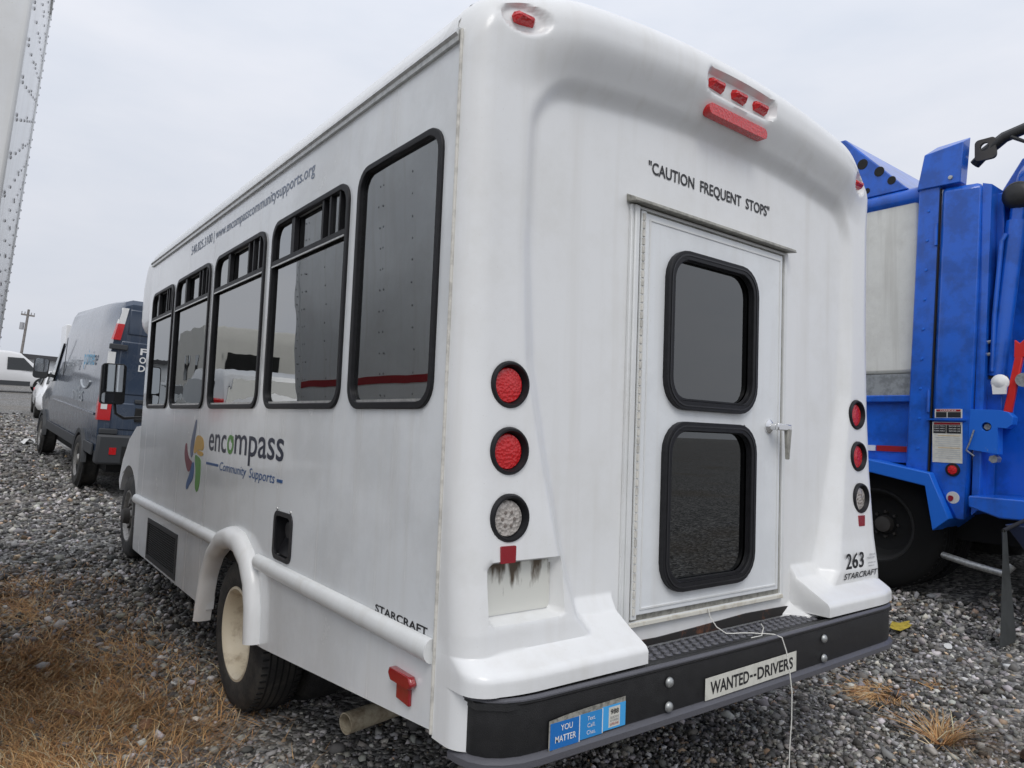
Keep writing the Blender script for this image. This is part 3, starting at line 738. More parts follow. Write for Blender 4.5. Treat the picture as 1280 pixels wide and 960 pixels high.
        MB().plate('Y', -.012, -.006, rr(a+.026, b-.026, c+.026, d-.026, .09)).build('pane', 'door_glass', fr)
    hd = MB().lathe((1.565, -.018, 1.497), (0, -1, 0), [(0, .030), (.006, .030), (.012, .022), (.016, .014), (.045, .013), (.05, .0)], 20).build('door_handle', 'chrome', door)
    MB().hexa([(1.548, -.075, 1.482), (1.64, -.080, 1.482), (1.64, -.058, 1.482), (1.548, -.058, 1.482)], [(1.548, -.075, 1.512), (1.64, -.080, 1.508), (1.64, -.058, 1.508), (1.548, -.058, 1.512)]).build('handle_head', 'chrome', hd, bev=.004)
    MB().hexa([(1.612, -.078, 1.362), (1.630, -.078, 1.362), (1.630, -.066, 1.362), (1.612, -.066, 1.362)], [(1.612, -.080, 1.49), (1.642, -.080, 1.49), (1.642, -.060, 1.49), (1.612, -.060, 1.49)]).build('handle_lever', 'alu_dull', hd, bev=.003)
    lettering('"CAUTION  FREQUENT  STOPS"', (.795, -.001, 2.392), (1, 0, 0), V, .775, .056, 'decal_black', bus, fat=.019)
    def on_cap(X, Z): return surf(X, Z)
    lettering('263', (2.075, on_cap(2.2, .9)-.004, .868), (1, 0, 0), V, .165, .072, 'decal_black', bus, fat=.014)
    lettering('STARCRAFT', (2.045, on_cap(2.2, .84)-.004, .826), (1, 0, 0), V, .315, .027, 'decal_black', bus, shear=.25, fat=.016)
    for z, w_, s_, h in ((.915, .055, .02, .011), (.900, .07, .0, .011), (.880, .07, .008, .007), (.866, .055, .012, .006)):
        lettering('MIIWII NVIM' if h > .01 else 'IIINIIVI III', (2.272+s_, on_cap(2.28, .9)-.004, z), (1, 0, 0), V, w_, h, 'decal_grey', bus)
    # ---------------- lamps
    for X in (.168, W-.168):
        for i, z in enumerate((1.577, 1.378, 1.181)):
            y = -interp(z, [1.0, 1.3, 1.6], [.075, .05, .036])
            gr = MB().lathe((X, y+.012, z), (0, -1, 0), [(0, .072), (.014, .072), (.023, .067), (.023, .061), (.006, .0555), (-.004, .050), (-.012, .050)], 40).build('lamp_grommet', 'rubber', bus)
            c = 'lamp_red' if i < 2 else 'lamp_clear'
            MB().lathe((X-.003, y+.014, z-.002), (0, -1, 0), [(0, .0545), (.006, .0545), (.0105, .051), (.0125, .032), (.0135, .0)], 36).build('lens', c, gr)
            if i == 2:
                for k in range(6):
                    a = k*math.pi/3; MB().lathe((X-.003+.022*math.cos(a), y+.0012, z-.003+.022*math.sin(a)), (0, -1, 0), [(0, .006), (.0015, .005), (.002, 0)], 10).build('led', 'led_dot', gr)
        MB().plate('Y', on_cap(X, 1.08)-.004, on_cap(X, 1.08)+.004, rr(X-.008-.028, X-.008+.028, 1.052, 1.102, .004, 2)).build('reflector', 'reflector_red', bus)
    def marker(X, Y, Z, w_, h_, nm='marker_lamp'):
        MB().loft([[(X + a*w_, Y, Z + b*h_) for a, b in ((-.5, 0), (-.4, -.42), (.4, -.5), (.5, 0), (.42, .5), (-.4, .42))],
                   [(X + a*w_, Y-.02, Z + b*h_) for a, b in ((-.42, 0), (-.34, -.34), (.34, -.4), (.42, 0), (.35, .4), (-.34, .34))],
                   [(X + a*w_, Y-.032, Z + b*h_) for a, b in ((-.3, 0), (-.26, -.1), (.26, -.12), (.3, 0), (.26, .12), (-.26, .1))]]).build(nm, 'lamp_red', bus)
    for X in (1.075, 1.22, 1.365): marker(X, on_cap(X, 2.795)+.004, 2.795, .098, .044)
    marker(.168, on_cap(.168, 2.718)+.004, 2.718, .085, .04); marker(W-.20, on_cap(W-.20, 2.70)+.004, 2.70, .085, .04)
    by = on_cap(1.22, 2.69)
    MB().plate('Y', by-.030, by+.006, rr(1.025, 1.405, 2.668, 2.712, .02)).build('brake_light_bar', 'lamp_red', bus, bev=.008, seg=3)
    cm = MB().hexa([(1.548, -.075, 2.812), (1.582, -.075, 2.812), (1.582, -.03, 2.815), (1.548, -.03, 2.815)], [(1.552, -.07, 2.845), (1.578, -.07, 2.845), (1.578, -.03, 2.85), (1.552, -.03, 2.85)]).build('rear_camera', 'black_plastic', bus, bev=.004)
    MB().lathe((1.565, -.0755, 2.826), (0, -.9, -.4), [(0, .010), (.005, .010), (.006, 0)], 14).build('camera_eye', 'hub_dark', cm)
    # plate pocket
    MB().plate('Y', -.0315, -.029, rr(.103, .357, .895, 1.044, .014)).build('plate_panel', 'plate_recess_stained', bus)
    # ---------------- bumper
    pth = [(.022, -.02), (.024, -.06), (.034, -.10), (.058, -.137), (.095, -.163), (.145, -.180)] + [(x, -.186 - .012*math.sin(math.pi*(x-.2)/2.04)) for x in np.linspace(.2, W-.2, 18)] + \
          [(W-.145, -.180), (W-.095, -.163), (W-.058, -.137), (W-.034, -.10), (W-.024, -.06), (W-.022, -.02)]
    def bump(prof, nm, m_, bv=0, par=bus):
        rings = []
        n = len(pth)
        for k, (x, y) in enumerate(pth):
            x0, y0 = pth[max(k-1, 0)]; x1, y1 = pth[min(k+1, n-1)]; d = Vector((x1-x0, y1-y0, 0)).normalized(); o = Vector((d.y, -d.x, 0))
            rings.append([(x + o.x*a, y + o.y*a, z) for a, z in prof])
        return MB().loft(rings).build(nm, m_, par, bev=bv)
    bmp = bump([(-.03, .705), (-.006, .705), (.004, .698), (.004, .690), (-.002, .684), (-.002, .552), (-.012, .535), (-.03, .535)], 'bumper', 'bumper_black')
    bump([(-.010, .7055), (-.003, .7065), (.0055, .701), (.0058, .697), (-.004, .696)], 'top_highlight', 'bumper_edge', par=bmp)  # thin grey strip; the edge highlight is put into its colour
    bump([(-.008, .548), (.004, .544), (.013, .536), (.013, .518), (.002, .510), (-.02, .510), (-.02, .54)], 'lower_lip', 'bumper_edge', par=bmp)
    MB().plate('Z', .676, .694, [(.03, -.02), (.03, -.12), (.1, -.175)] + [(x, -.182 - .012*math.sin(math.pi*(x-.2)/2.04)) for x in np.linspace(.2, W-.2, 12)] + [(W-.1, -.175), (W-.03, -.12), (W-.03, -.02)]).build('step_plate', 'bumper_black', bmp)
    st = MB()
    for i in range(3):
        for k in range(27):
            x = .67 + k*.0425 + (.0212 if i % 2 else 0); y = -.042 - i*.034
            st.lathe((x, y, .694), (0, 0, 1), [(0, .0165), (.005, .0125), (.0055, .0085), (.001, .007), (.0, 0)], 10)
    so = st.build('tread_studs', 'bumper_edge', bmp); so['kind'] = 'stuff'
    MB().box(.66, 1.78, -.1465, -.1435, .694, .6965).build('step_rib', 'bumper_black', bmp)
    MB().plate('Y', -.008, -.001, [(.68, .695), (1.76, .695), (1.76, .728), (1.45, .734), (1.12, .722), (.9, .716), (.68, .722)]).build('rusty_sill', 'rust', bus)
    for X in (.742, 1.70):
        for z in (.645, .567): MB().lathe((X, -.1965+(.0), z), (0, -1, 0), [(0, .017), (.006, .016), (.011, .011), (.013, 0)], 16).build('carriage_bolt', 'galv', bmp)
    def by_(X): return -.186 - .012*math.sin(math.pi*(X-.2)/2.04) - (-.002)
    sY = by_(1.22) - .003
    wl = MB().plate('Y', sY-.001, sY, [(.928, .549), (1.492, .553), (1.492, .629), (.928, .623)]).build('bumper_sign', 'label_ivory', bmp)
    lettering('WANTED', (.955, sY-.001, .564), (1, 0, .006), V, .225, .044, 'decal_black', wl, fat=.02)
    lettering('DRIVERS', (1.232, sY-.001, .566), (1, 0, .006), V, .235, .044, 'decal_black', wl, fat=.02)
    for X_ in (1.186, 1.209): MB().box(X_, X_+.016, sY-.002, sY-.001, .582, .590).build('hyphen', 'decal_black', wl)
    sY2 = by_(.40) - .0035
    def band(x0, x1, z0, z1, m_, nm, k=0, par=None): return MB().plate('Y', sY2-.0008-k*.0006, sY2-k*.0006, [(x0, z0), (x1, z0), (x1, z1), (x0, z1)]).build(nm, m_, par or bmp)
    sk_ = MB().plate('Y', sY2-.0006, sY2, [(.235, .533), (.245, .549), (.262, .538), (.30, .544), (.36, .55), (.45, .552), (.545, .555), (.545, .638), (.40, .636), (.30, .632), (.235, .626)]).build('bumper_sticker', 'sticker_residue', bmp)
    def sband(x0, x1, z0, z1, m_, nm, k): return band(x0, x1, z0, z1, m_, nm, k, sk_)
    sband(.240, .352, .545, .618, 'sticker_blue', 'sticker_panel', 1); sband(.352, .446, .548, .62, 'sticker_mid', 'sticker_panel', 1); sband(.446, .545, .552, .623, 'sticker_light', 'sticker_panel', 1)
    sband(.3505, .3535, .545, .62, 'decal_white', 'sticker_rule', 2); sband(.4445, .4475, .549, .621, 'decal_white', 'sticker_rule', 2); sband(.472, .520, .558, .617, 'label_ivory', 'sticker_tab', 2)
    yy = sY2 - .0014
    lettering('YOU', (.278, yy, .592), (1, 0, 0), V, .046, .017, 'decal_white', sk_, fat=.01); lettering('MATTER', (.258, yy, .562), (1, 0, 0), V, .08, .018, 'decal_white', sk_, fat=.01)
    lettering('Text.', (.383, yy, .598), (1, 0, 0), V, .032, .012, 'decal_white', sk_); lettering('Call.', (.383, yy, .578), (1, 0, 0), V, .032, .012, 'decal_white', sk_); lettering('Chat.', (.381, yy, .558), (1, 0, 0), V, .036, .012, 'decal_white', sk_)
    lettering('988', (.479, yy-.0008, .596), (1, 0, 0), V, .034, .015, 'decal_black', sk_, fat=.012)
    lettering('SUICIDE', (.478, yy-.0008, .584), (1, 0, 0), V, .036, .006, 'decal_grey', sk_); lettering('& CRISIS', (.478, yy-.0008, .575), (1, 0, 0), V, .036, .006, 'decal_grey', sk_); lettering('LIFELINE', (.478, yy-.0008, .564), (1, 0, 0), V, .036, .007, 'tape_red', sk_)
    # ---------------- running gear
    def wheel(cx, cy, cz, outs, rad, width, dish, par=bus, rimr=.222, rim_mat='rim_cream', nm='wheel', treads=True, rubber='tyre'):
        """outs = +1/-1: which way the outer face looks along X"""
        ty = MB().lathe((cx, cy, cz), (outs, 0, 0), [(-.0, rimr), (.012, rimr+.012), (.016, rad*.80), (.004, rad*.93), (-.022, rad*.985), (-.05, rad), (-width+.05, rad), (-width+.022, rad*.985), (-width-.004, rad*.93), (-width-.01, rad*.8), (-width, rimr)], 56).build(nm, rubber, par)
        if treads:
            tg = MB()
            for k in range(5):
                xx = -.045 - (width-.09)*k/4
                tg.lathe((cx, cy, cz), (outs, 0, 0), [(xx-.004, rad-.006), (xx-.004, rad+.0016), (xx+.004, rad+.0016), (xx+.004, rad-.006)], 56)
            for k in range(64):
                a = 2*math.pi*k/64; c_, s_ = math.cos(a), math.sin(a)
                for xx, w_ in ((-.022, .03), (-width+.022, .03)):
                    p = Vector((cx + outs*xx, cy + c_*(rad*.994), cz + s_*(rad*.994))); t = Vector((0, -s_, c_))*.004; q = Vector((outs*w_/2, 0, 0)); n_ = Vector((0, c_, s_))*.004
                    tg.hexa([p-t-q-n_, p+t-q-n_, p+t+q-n_, p-t+q-n_], [p-t-q+n_*.5, p+t-q+n_*.5, p+t+q+n_*.0, p-t+q+n_*.0])
            tg.build('tread_grooves', 'tyre_groove', ty, flat=True)
        rm = MB().lathe((cx, cy, cz), (outs, 0, 0), [(-.002, rimr+.008), (.010, rimr+.006), (.012, rimr-.006), (-.004, rimr-.022), (-.03, rimr-.03), (-dish*.8, rimr-.045), (-dish, rimr-.075), (-dish, .085), (-dish+.02, .075), (-dish+.025, 0)], 48).build('rim', rim_mat, ty)
        hbm = MB().lathe((cx - outs*(dish-.02), cy, cz), (outs, 0, 0), [(0, .07), (.05, .062), (.06, .04), (.062, 0)], 24).build('hub', 'hub_dark', ty)
        for k in range(8):
            a = 2*math.pi*k/8
            MB().cyl((cx - outs*dish, cy + .1*math.cos(a), cz + .1*math.sin(a)), (cx - outs*(dish-.025), cy + .1*math.cos(a), cz + .1*math.sin(a)), .012, n=6).build('lug_nut', 'hub_dark', ty)
            b = a + math.pi/8
            MB().lathe((cx - outs*(dish-.001), cy + .135*math.cos(b), cz + .135*math.sin(b)), (outs, 0, 0), [(0, .020), (.0008, .019), (.001, 0)], 12).build('hand_hole', 'under_black', ty)
        return ty
    global make_wheel; make_wheel = wheel
    rw = .372
    for side in (0, 1):
        o = -1 if side == 0 else 1; x = .035 if side == 0 else W-.035
        wheel(x, 1.955, rw, o, rw, .215, .135)
        wheel(x - o*.27, 1.955, rw, o, rw, .215, .02, rim_mat='hub_dark', treads=False)
        zf = g(.2, 5.46) + rw
        wheel(.12 if side == 0 else W-.12, 5.46, zf, o, rw, .215, .02, rim_mat='rim_steel', treads=False)
    MB().cyl((.2, 1.955, rw), (W-.2, 1.955, rw), .06).lathe((1.22, 1.955, rw), (1, 0, 0), [(-.18, .06), (-.1, .15), (.1, .15), (.18, .06)], 18).build('rear_axle', 'under_black', bus)
    for x in (.72, W-.82): MB().box(x, x+.1, .0, 6.1, .50, .68).build('frame_rail', 'under_black', bus)
    MB().box(.04, W-.04, .06, 4.5, .70, .765).build('floor_pan', 'under_black', bus)
    MB().box(.95, 1.6, .35, 1.2, .36, .62).build('fuel_tank', 'under_black', bus, bev=.04)
    for sx in (.035, W-.06): MB().box(sx, sx+.02, 1.50, 1.52, .43, .74).build('arch_liner', 'under_black', bus)
    MB().plate('X', .45, .46, [(1.4, .45), (2.6, .45), (2.6, .78), (1.4, .78)]).build('wheel_well', 'under_black', bus)
    MB().plate('X', W-.46, W-.45, [(1.4, .45), (2.6, .45), (2.6, .78), (1.4, .78)]).build('wheel_well', 'under_black', bus)
    MB().lathe((.105, .83, .300), (.98, .16, .03), [(0, .040), (0, .036), (.1, .035), (.1, 0)], 24).lathe((.105, .83, .300), (.98, .16, .03), [(0, .040), (.6, .040)], 24).build('exhaust_pipe', 'pipe_tan', bus)
    MB().cyl((.75, .95, .36), (.75, 1.05, .70), .02).build('exhaust_hanger', 'under_black', bus)
    # ---------------- interior
    MB().box(.05, W-.05, .12, 4.45, 2.50, 2.54).build('dark_ceiling_sheet', 'interior_dark', bus)  # dark sheet added under the roof so the cabin stays dark
    MB().box(.04, W-.04, .03, 4.5, .768, .80).build('cabin_floor', 'interior_dark', bus)
    MB().box(.04, W-.04, 4.46, 4.5, .80, 2.6).build('front_bulkhead', 'interior_dark', bus)
    for s_, x in ((0, .10), (1, W-1.0)):
        for k in range(4):
            y = .55 + k*.85
            st_ = MB().box(x, x+.88, y, y+.42, 1.1, 1.22).build('passenger_seat', 'seat_fabric', bus, bev=.04)
            MB().hexa([(x, y-.05, 1.15), (x+.88, y-.05, 1.15), (x+.88, y+.05, 1.15), (x, y+.05, 1.15)], [(x+.03, y-.15, 1.86), (x+.85, y-.15, 1.86), (x+.85, y-.07, 1.86), (x+.03, y-.07, 1.86)]).build('backrest', 'seat_fabric', st_, bev=.03)
            MB().box(x+.1, x+.14, y+.1, y+.3, .80, 1.12).box(x+.7, x+.74, y+.1, y+.3, .80, 1.12).build('seat_pedestal', 'interior_dark', st_)
    # ---------------- front: moulded cap over the cab, cab, mirror
    fc = MB(); sec = []
    for y, z0, ins in ((4.50, 2.06, .0), (4.75, 2.06, .005), (5.10, 2.10, .05), (5.45, 2.20, .16), (5.60, 2.34, .30)):
        zt_ = 2.80 - (y-4.5)**2*.30; pts = []
        x0, x1 = ins, W-ins
        out = rr(x0, x1, z0, max(zt_, z0+.2), min(.16, (max(zt_, z0+.2)-z0)*.45), 5); sec.append([(a, y, b) for a, b in out])
    fc.loft(sec).build('front_cap', 'white_gelcoat', bus, ang=50)
    def cs(y, zb, zs, zt_, hw, hs, ht):
        h = [(hw*.96, zb), (hw, zb+.12), (hw, (zb+zs)/2), (hs, zs), (ht, zt_-.06), (ht-.08, zt_)]
        return [(1.22 + a, y, b) for a, b in h] + [(1.22 - a, y, b) for a, b in reversed(h)]
    cab = MB().loft([cs(4.50, .60, 1.45, 2.2, 1.08, 1.06, .92), cs(4.95, .60, 1.40, 2.2, 1.08, 1.05, .90), cs(5.02, 1.0, 1.40, 2.2, 1.10, 1.05, .90), cs(5.3, 1.0, 1.36, 2.02, 1.06, 1.02, .82), cs(5.62, 1.0, 1.30, 1.52, 1.02, .98, .80), cs(5.72, 1.0, 1.22, 1.32, 1.0, .95, .80), cs(5.92, .95, 1.2, 1.28, .97, .92, .76), cs(6.15, .60, 1.1, 1.22, .92, .86, .72), cs(6.28, .58, 1.02, 1.12, .88, .82, .68)])
    cab.build('cab', 'white_panel', bus, ang=50)
    MB().loft([[(.35, 5.34, 1.99), (W-.35, 5.34, 1.99), (W-.35, 5.30, 2.05), (.35, 5.30, 2.05)], [(.40, 5.66, 1.50), (W-.40, 5.66, 1.50), (W-.40, 5.60, 1.53), (.40, 5.60, 1.53)]]).build('windscreen', 'car_glass', bus)
    for sx in (0, 1):
        X = lambda v: v if sx == 0 else W-v
        MB().hexa([(X(.145), 4.55, 1.46), (X(.165), 4.55, 1.46), (X(.175), 5.38, 1.44), (X(.155), 5.38, 1.44)], [(X(.26), 4.55, 2.05), (X(.28), 4.55, 2.05), (X(.31), 5.12, 2.05), (X(.29), 5.12, 2.05)]).build('cab_window', 'car_glass', bus)
        zf = g(.2, 5.46)+rw
        arc_ = [(5.46 + .43*math.cos(R(t)), zf + .02 + .43*math.sin(R(t))) for t in range(0, 181, 12)]
        fen = [(4.56, .56), (4.56, 1.30), (4.9, 1.36), (5.25, 1.34), (5.55, 1.22), (5.80, 1.02), (5.93, .82)] + [q for q in arc_ if q[1] > .57 and q[0] < 5.86]
        MB().plate('X', X(.095), X(.20), fen).build('fender', 'white_gelcoat', bus, bev=.05, seg=4)
        MB().plate('X', X(.345), X(.36), [(4.95, .5), (5.97, .5), (5.97, 1.1), (4.95, 1.1)]).build('front_wheel_well', 'under_black', bus)
        # mirror on its arm
        mx0, mx1 = -.222, -.035; my = 5.15
        sg = 1 if sx == 0 else -1; ox = 0 if sx == 0 else W
        P = lambda a, y, z: (ox + sg*a, y, z)
        mb = MB().loft([[P(a, my-.03, b) for a, b in rr(mx0, mx1, 1.525, 1.872, .03, 4)], [P(a, my+.03, b) for a, b in rr(mx0, mx1, 1.525, 1.872, .03, 4)], [P((a+.128)*.8-.128, my+.085, (b-1.7)*.88+1.7) for a, b in rr(mx0, mx1, 1.525, 1.872, .03, 4)]]).build('mirror', 'black_plastic', bus, bev=.004)
        MB().add([P(a, my-.0315, b) for a, b in rr(mx0+.011, mx1-.011, 1.632, 1.862, .02, 3)], [tuple(range(16))]).build('mirror_glass', 'mirror_glass', mb)
        MB().add([P(a, my-.0315 + .01*(a+.128)/.09, b) for a, b in rr(mx0+.011, mx1-.011, 1.536, 1.620, .02, 3)], [tuple(range(16))]).build('convex_glass', 'mirror_glass', mb)
        MB().tube([P(-.10, my+.03, 1.53), P(-.09, my+.02, 1.45), P(-.02, my+.06, 1.41), P(.14, my+.12, 1.42), P(.22, my+.13, 1.43)], .013, 8).build('mirror_arm', 'black_plastic', mb)
    MB().box(.34, W-.34, 6.28, 6.42, .52, .78).build('front_bumper', 'chrome', bus, bev=.03)
    MB().box(.07, .16, 4.52, 4.98, .50, .60).build('cab_step', 'black_plastic', bus, bev=.01)
    return bus
def smooth_poly(pts, it=2):
    """round an outline off by corner cutting"""
    for _ in range(it):
        out = []
        for i in range(len(pts)):
            a, b = pts[i], pts[(i+1) % len(pts)]
            out += [(a[0]*.75+b[0]*.25, a[1]*.75+b[1]*.25), (a[0]*.25+b[0]*.75, a[1]*.25+b[1]*.75)]
        pts = out
    return pts
bus = build_bus()
# string tied to the rear door sill, hanging over the bumper
def build_string():
    a = [(1.17, -.024, .79), (1.175, -.03, .76), (1.19, -.05, .725), (1.215, -.075, .7035)]
    b = [(1.27, -.10, .7035), (1.31, -.125, .704), (1.335, -.15, .7035), (1.31, -.165, .7035), (1.25, -.16, .7035)]
    c = [(1.335, -.15, .705), (1.36, -.185, .7065), (1.37, -.212, .700), (1.385, -.222, .65), (1.395, -.23, .58), (1.405, -.235, .50), (1.405, -.235, .40), (1.40, -.232, .30), (1.398, -.23, .12), (1.40, -.23, g(1.4, -.23)+.006)]
    m = MB(); m.tube(a + [(1.24, -.09, .7035)] + b[:3], .0022, 6); m.tube(b[2:], .0022, 6); m.tube(c, .0022, 6); m.tube([(1.335, -.15, .705), (1.345, -.15, .725), (1.335, -.145, .74)], .002, 6)
    tag(m.build('string', 'string_white'), 'white string hanging from rear door sill over the black bumper', 'string')
build_string()

# ================================================================== blue refuse truck
def build_truck():
    T = thing('refuse_truck', 'bright blue refuse truck with white body panel parked beyond the shuttle bus', 'garbage truck', (5.9, 2.5, g(4.9, 1.0)), off=True)
    XT = 4.70; XB = 4.76
    gz = g(5.0, 1.04)
    # packer body
    MB().box(XB, 7.1, .72, 6.0, 2.01, 3.40).build('body_shell', 'truck_white', T, bev=.03)
    MB().tube([(XB+.05, .62, 3.43), (XB+.05, 6.0, 3.43)], .078, 16).build('top_rail', 'truck_blue', T)
    MB().box(XB-.005, 7.1, .74, 6.0, 1.835, 2.005).build('body_skirt', 'truck_grey', T)
    MB().box(XB-.02, 7.1, .74, 6.0, 1.78, 1.835).build('body_sill', 'truck_blue', T, bev=.008)
    MB().box(XB+.03, 7.05, .60, 6.0, 1.30, 1.78).build('subframe', 'truck_blue', T)
    for k in range(8):
        y = .80 + k*.26; MB().box(XB+.022, XB+.03, y, y+.25, 1.385, 1.43).build('conspicuity_tape', 'tape_red' if k % 2 == 0 else 'tape_white', T)
    MB().box(XB+.012, XB+.03, .69, .76, 1.38, 1.42).build('marker_lamp', 'under_black', T)
    MB().plate('X', XB, 7.0, [(.80, 3.50), (1.32, 4.06), (2.4, 4.08), (2.4, 3.50)]).build('hopper_hood', 'truck_blue', T, bev=.01)
    for px, pz, r_ in ((1.17, 3.80, .045), (1.03, 3.70, .042), (.93, 3.60, .035), (1.27, 3.58, .03), (1.13, 3.56, .025)):
        MB().lathe((XB-.001, px, pz), (-1, 0, 0), [(0, r_), (.003, r_*.95), (.003, 0)], 16).build('lightening_hole', 'under_black', T)
    # tailgate frame post and its hinged side panel
    MB().hexa([(XT, .785, 1.24), (XT, .630, 1.24), (XT+.4, .630, 1.24), (XT+.10, .83, 1.24)], [(XT, .690, 3.45), (XT, .540, 3.45), (XT+.4, .540, 3.45), (XT+.10, .735, 3.45)]).build('tailgate_post', 'truck_blue', T, bev=.008)
    MB().plate('X', XT-.004, XT+.10, [(.532, 3.425), (.262, 3.405), (.300, 2.3), (.372, .905), (.455, .905), (.622, 1.225)]).build('tailgate_panel', 'truck_blue', T, bev=.035, seg=2)
    MB().hexa([(XT+.02, .29, 1.0), (XT+.03, .345, .95), (XT+.3, .345, .95), (XT+.3, .29, 1.0)], [(XT+.04, .205, 3.38), (XT+.03, .262, 3.40), (XT+.3, .262, 3.40), (XT+.3, .205, 3.38)]).build('tailgate_edge', 'truck_blue', T)
    MB().hexa([(XT-.02, .70, 3.44), (XT-.02, .395, 3.43), (XT+.10, .395, 3.43), (XT+.10, .74, 3.44)], [(XT-.02, .648, 3.705), (XT-.02, .372, 3.735), (XT+.10, .365, 3.80), (XT+.10, .60, 3.79)]).build('post_cap', 'truck_blue', T, bev=.006)
    MB().lathe((XT-.021, .46, 3.48), (-1, 0, 0), [(0, .018), (.008, .016), (.010, 0)], 8).build('cap_bolt', 'galv', T)
    for z0 in (2.98, 1.70):
        MB().cyl((XT-.008, .560 + (3.2-z0)*.041, z0), (XT-.008, .555 + (3.2-z0)*.041, z0+.17), .012, n=8).build('panel_hinge', 'truck_blue', T)
    gp = MB(); gp.hexa([(XT-.0045, .626, 1.24), (XT-.0045, .620, 1.24), (XT+.02, .620, 1.24), (XT+.02, .626, 1.24)], [(XT-.0045, .540, 3.42), (XT-.0045, .534, 3.42), (XT+.02, .534, 3.42), (XT+.02, .540, 3.42)]); gp.build('panel_gap', 'under_black', T)
    # hopper side, set back, running to the rear
    MB().plate('X', 5.02, 5.10, [(.26, 3.36), (.10, 3.62), (-.5, 3.55), (-1.35, 2.3), (-1.55, 1.3), (-1.3, 1.02), (.34, 1.02)]).build('hopper_side', 'truck_blue', T, bev=.01)
    MB().plate('X', 6.85, 6.93, [(.26, 3.36), (.10, 3.62), (-.5, 3.55), (-1.35, 2.3), (-1.55, 1.3), (-1.3, 1.02), (.34, 1.02)]).build('hopper_side', 'truck_blue', T, bev=.01)
    MB().box(5.1, 6.85, -1.2, .3, 1.04, 1.4).build('hopper_floor', 'truck_blue', T)
    MB().hexa([(5.1, -.55, 2.5), (6.85, -.55, 2.5), (6.85, .25, 2.5), (5.1, .25, 2.5)], [(5.1, -.45, 3.5), (6.85, -.45, 3.5), (6.85, .2, 3.55), (5.1, .2, 3.55)]).build('packer_hood', 'truck_blue', T, bev=.03)
    MB().hexa([(4.90, .15, 3.18), (4.90, -.30, 3.12), (5.02, -.30, 3.12), (5.02, .15, 3.18)], [(4.92, .11, 3.46), (4.92, -.30, 3.62), (5.02, -.30, 3.66), (5.02, .10, 3.60)]).build('ear_block', 'truck_blue', T, bev=.03)
    MB().box(4.86, 5.02, .165, .225, 1.75, 3.34).build('guide_channel', 'truck_blue', T, bev=.01)
    # hoses and bracket along the top
    MB().tube([(4.86, .36, 3.60), (4.84, .28, 3.66), (4.83, .15, 3.74), (4.83, -.3, 3.83), (4.85, -.9, 3.86)], .038, 10).build('hydraulic_hose', 'hose_black', T)
    MB().tube([(4.95, .36, 3.70), (4.95, .20, 3.80), (4.95, -.3, 3.90), (4.95, -.9, 3.93)], .03, 10).build('hydraulic_hose', 'hose_black', T)
    MB().tube([(4.80, .10, 3.72), (4.79, .02, 3.66), (4.80, -.10, 3.70), (4.82, -.4, 3.78)], .014, 8).build('hydraulic_hose', 'hose_black', T)
    MB().plate('X', 4.80, 4.83, rr(.20, .34, 3.60, 3.76, .03), [circ(.275, 3.70, .032, 14)]).build('lift_eye', 'hub_dark', T)
    # lift cylinder
    cy = MB(); cy.cyl((4.84, .215, 1.97), (4.84, .085, 3.10), .062, n=20); co = cy.build('lift_cylinder', 'truck_blue', T)
    MB().cyl((4.84, .09, 3.05), (4.84, .068, 3.27), .045, n=16).build('cylinder_rod', 'truck_blue', co)
    MB().lathe((4.80, .066, 3.28), (-1, 0, 0), [(-.1, .10), (.0, .10), (.03, .085), (.05, .05), (.055, 0)], 20).build('cylinder_pin', 'hose_black', co)
    MB().tube([(4.78, .225, 2.0), (4.77, .205, 2.4), (4.77, .155, 2.95), (4.78, .13, 3.0)], .016, 8).build('steel_line', 'truck_blue', co)
    for z in (2.13, 2.22): MB().tube([(4.80, .30, z), (4.78, .25, z-.005), (4.80, .20, z+.01)], .014, 8).build('line_fitting', 'galv', co)
    MB().lathe((4.83, .225, 1.94), (-1, 0, 0), [(-.06, .075), (.0, .075), (.02, .06), (.02, 0)], 18).build('cylinder_clevis', 'hub_dark', co)
    MB().box(4.80, 5.02, .155, .30, 1.60, 1.95).build('cylinder_mount', 'truck_blue', T, bev=.02)
    # lower lock bracket, red release handle, white knob
    MB().plate('X', 4.70, 4.80, [(.375, 1.725), (.16, 1.715), (.10, 1.70), (.07, 1.665), (.075, 1.615), (.11, 1.585), (.165, 1.59), (.165, 1.40), (.30, 1.42), (.375, 1.43)], [circ(.235, 1.595, .032, 16)]).build('lock_bracket', 'truck_blue_worn', T, bev=.008)
    MB().cyl((4.72, .235, 1.595), (4.80, .235, 1.595), .024, n=6).build('lock_bolt', 'galv', T)
    MB().cyl((4.72, .20, 1.365), (4.80, .20, 1.365), .03, n=6).build('lock_bolt', 'galv', T)
    hd = MB().hexa([(4.755, .150, 1.70), (4.755, .098, 1.70), (4.79, .098, 1.70), (4.79, .150, 1.70)], [(4.755, .075, 2.10), (4.755, .025, 2.10), (4.79, .025, 2.10), (4.79, .075, 2.10)]).build('release_handle', 'red_paint', T, bev=.006)
    MB().plate('X', 4.755, 4.79, [(.080, 2.09), (.075, 2.22), (.045, 2.19), (.0, 2.235), (.018, 2.09)]).build('handle_grip', 'red_paint', hd, bev=.005)
    MB().lathe((4.745, .16, 1.915), (-1, 0, 0), [(-.03, .03), (-.01, .055), (.012, .058), (.03, .04), (.036, 0)], 20).build('white_knob', 'decal_white', T)
    MB().hexa([(4.715, .20, 1.83), (4.715, .12, 1.83), (4.74, .12, 1.83), (4.74, .20, 1.83)], [(4.715, .205, 1.90), (4.715, .115, 1.90), (4.74, .115, 1.90), (4.74, .205, 1.90)]).build('knob_stem', 'decal_white', T)
